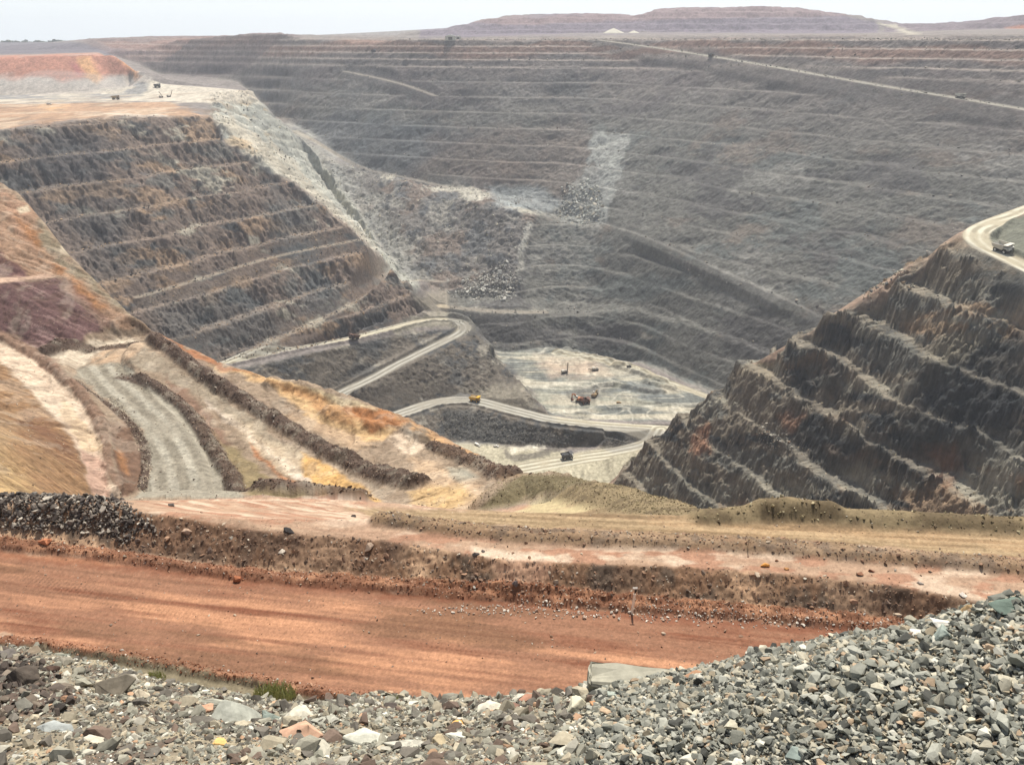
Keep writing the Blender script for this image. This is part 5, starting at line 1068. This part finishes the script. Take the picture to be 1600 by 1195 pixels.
# concrete block half buried at the heap's left end
p = pick(1010, 1052, 0, 14); o = root('concrete_block', 'weathered pale concrete block half buried at the left end of the gravel heap', 'block')
m = MB(); m.box(-.52, .52, -.15, .15, -.42, .0); ob = m.build('slab', pm('old_concrete', (150,146,130), .95, 0, .3, 6), o); o.location = (p.x - .02, p.y - .02, p.z + .05); o.rotation_euler = (R(4), R(1.5), R(-6))
bm = bmesh.new(); bm.from_mesh(ob.data); bmesh.ops.bevel(bm, geom=list(bm.edges), offset=.02, segments=2, affect='EDGES'); bmesh.ops.subdivide_edges(bm, edges=list(bm.edges), cuts=3, use_grid_fill=True)
for q in bm.verts: q.co += Vector((rng.normal(), rng.normal(), rng.normal())) * .009
bm.to_mesh(ob.data); bm.free()
T = 'boulders lying along the roadside berm'
for a in ((455,830,24,(64,60,58),'black rounded boulder lying on the pink berm top, left of centre',.8),(268,790,12,(90,84,78),'small dark rock on the berm crest behind the pink road start',.9),(808,912,15,(110,100,96),'purple-grey rock at the foot of the berm in the centre',1),(743,866,12,(60,56,54),'small black rock on the pale patch of the pink road',.6),(755,861,8,(84,76,70),'tiny dark stone beside the small black rock on the pale patch',.8),
 (1196,885,13,(210,150,80),'orange rock standing on the pink road edge, right of centre',1.1),(1229,889,8,(190,140,90),'small orange stone right of the orange rock on the pink road',1),(1213,876,6,(110,76,56),'tiny dark stone on the pink road behind the orange rock',1),(1361,892,9,(110,72,56),'reddish stone upright on the pink road near the berm end',1.3),(1343,897,12,(120,86,66),'brown stone left of the upright reddish stone',.8),
 (1438,911,10,(150,140,130),'grey stone near the right end of the berm top',.9),(1505,930,12,(200,190,176),'white stone at the far right of the berm top',.9),(70,848,18,(176,116,84),'reddish-tan clod on the low berm at the far left',.9),(370,905,16,(150,96,68),'reddish clod on the road edge below the left berm',1),(292,832,18,(160,136,116),'pale brown rock set in the face of the left berm',.8),(440,862,12,(196,184,166),'pale stone set in the berm face under the black boulder',.8),
 (575,856,22,(150,130,112),'tan angular rock high on the berm face, centre left',.9),(552,807,10,(54,50,48),'small black rock at the end of the dark windrow by the pink road',.8),(548,598,7,(50,46,44),None,1)):
    if a[4]: B(a[0], a[1], a[2], a[3], a[4], 24, 75, flat=a[5], grp=T)
# weeds
def tuft(u, v, wpx, label, n=200):
    p = pick(u, v, 0, 60); d = p.length; w_ = wpx / FO * d; m = MB(); r = random.Random(int(u))
    for k in range(n):
        a = r.uniform(0, 6.28); rr = w_ * .5 * math.sqrt(r.random()); bx, by = rr * math.cos(a), rr * math.sin(a) * .6; h = w_ * r.uniform(.14, .36) * (1.15 - rr / w_); la = r.uniform(0, 6.28); ln = h * r.uniform(.2, .7); bw = w_ * .012
        pts = [(bx - bw, by, -.01), (bx + bw, by, -.01), (bx + ln*.4*math.cos(la) + bw*.8, by + ln*.4*math.sin(la), h*.6), (bx + ln*.4*math.cos(la) - bw*.8, by + ln*.4*math.sin(la), h*.6), (bx + ln*math.cos(la), by + ln*math.sin(la), h)]
        m.add(pts, [(0,1,2,3), (3,2,4)])
    o = m.build('weed', pm('dry_weed_green', (150,152,104), .9, 0, .35, 20), None); o['label'] = label; o['category'] = 'weed'; o['group'] = 'weeds at the ledge rim'; o.location = p; o.location.z = gz(p.x, p.y)
tuft(240, 1060, 34, 'small green weed tuft beside the large grey boulder on the left rim')
tuft(430, 1087, 62, 'wide green weed tuft at the rim below the red road', 380)
tuft(612, 1092, 20, 'tiny olive weed at the rim left of the grey wedge boulder', 160)


# ------------------------------------------------------------------ light, sky, air, camera
SUN_EL, SUN_AZ = R(60), R(12)                         # azimuth clockwise from +Y (ahead, a little right)
w = bpy.data.worlds.new("World"); sc.world = w; w.use_nodes = True; nt = w.node_tree; bg = nt.nodes['Background']
sky = nt.nodes.new('ShaderNodeTexSky'); sky.sky_type = 'NISHITA'; sky.sun_disc = False; sky.sun_elevation = SUN_EL; sky.sun_rotation = SUN_AZ
sky.dust_density = 3.0; sky.air_density = 1.0; sky.altitude = 300
tcw = nt.nodes.new('ShaderNodeTexCoord'); sx = nt.nodes.new('ShaderNodeSeparateXYZ'); nt.links.new(tcw.outputs['Generated'], sx.inputs[0])
mrw = nt.nodes.new('ShaderNodeMapRange'); mrw.interpolation_type = 'SMOOTHSTEP'; mrw.inputs['From Min'].default_value = -.02; mrw.inputs['From Max'].default_value = .30; mrw.inputs['To Min'].default_value = .85; mrw.inputs['To Max'].default_value = .12; nt.links.new(sx.outputs['Z'], mrw.inputs['Value'])
mxw = nt.nodes.new('ShaderNodeMix'); mxw.data_type = 'RGBA'; nt.links.new(mrw.outputs[0], mxw.inputs['Factor']); nt.links.new(sky.outputs[0], mxw.inputs['A']); mxw.inputs['B'].default_value = (9.6, 10.3, 10.6, 1)      # thin bright cloud low over the horizon
nt.links.new(mxw.outputs['Result'], bg.inputs[0]); bg.inputs[1].default_value = .088
sd = bpy.data.lights.new('sun', 'SUN'); sd.energy = 5.0; sd.angle = R(.6); sd.color = (1, .95, .87)
so = bpy.data.objects.new('sun', sd); col.objects.link(so)
dv = Vector((math.cos(SUN_EL) * math.sin(SUN_AZ), math.cos(SUN_EL) * math.cos(SUN_AZ), math.sin(SUN_EL)))
so.rotation_euler = dv.to_track_quat('Z', 'Y').to_euler(); so.location = (0, 0, 300)
def air():
    xs, ya, yb, z0, z1 = 8200, -60, 11200, -480, 190
    v = [(-xs, ya, z0), (xs, ya, z0), (xs, yb, z0), (-xs, yb, z0), (-xs, ya, z1), (xs, ya, z1), (xs, yb, z1), (-xs, yb, z1)]
    me = bpy.data.meshes.new('haze'); me.from_pydata(v, [], [(0,3,2,1),(4,5,6,7),(0,1,5,4),(1,2,6,5),(2,3,7,6),(3,0,4,7)]); me.update()
    m = bpy.data.materials.new('haze_air'); m.use_nodes = True; n = m.node_tree; n.nodes.remove(n.nodes['Principled BSDF'])
    pv = n.nodes.new('ShaderNodeVolumePrincipled'); pv.inputs['Density'].default_value = HAZE; pv.inputs['Color'].default_value = (.88, .92, .97, 1); pv.inputs['Anisotropy'].default_value = .35
    n.links.new(pv.outputs[0], n.nodes['Material Output'].inputs['Volume']); me.materials.append(m)
    o = bpy.data.objects.new('haze', me); col.objects.link(o); o['kind'] = 'stuff'
HAZE = .000085
air()
cd = bpy.data.cameras.new('camera'); cam = bpy.data.objects.new('camera', cd); col.objects.link(cam); sc.camera = cam
cam.location = (0, 0, 0); cam.rotation_euler = (R(90) - PITCH, 0, 0); cd.sensor_width = 36; cd.lens = 36 * FO / 1600
cd.clip_start = .1; cd.clip_end = 30000
sc.view_settings.view_transform = 'Standard'; sc.view_settings.look = 'None'; sc.view_settings.exposure = .42; sc.view_settings.gamma = 1
sc.cycles.volume_bounces = 0; sc.cycles.max_bounces = 5; sc.cycles.diffuse_bounces = 3
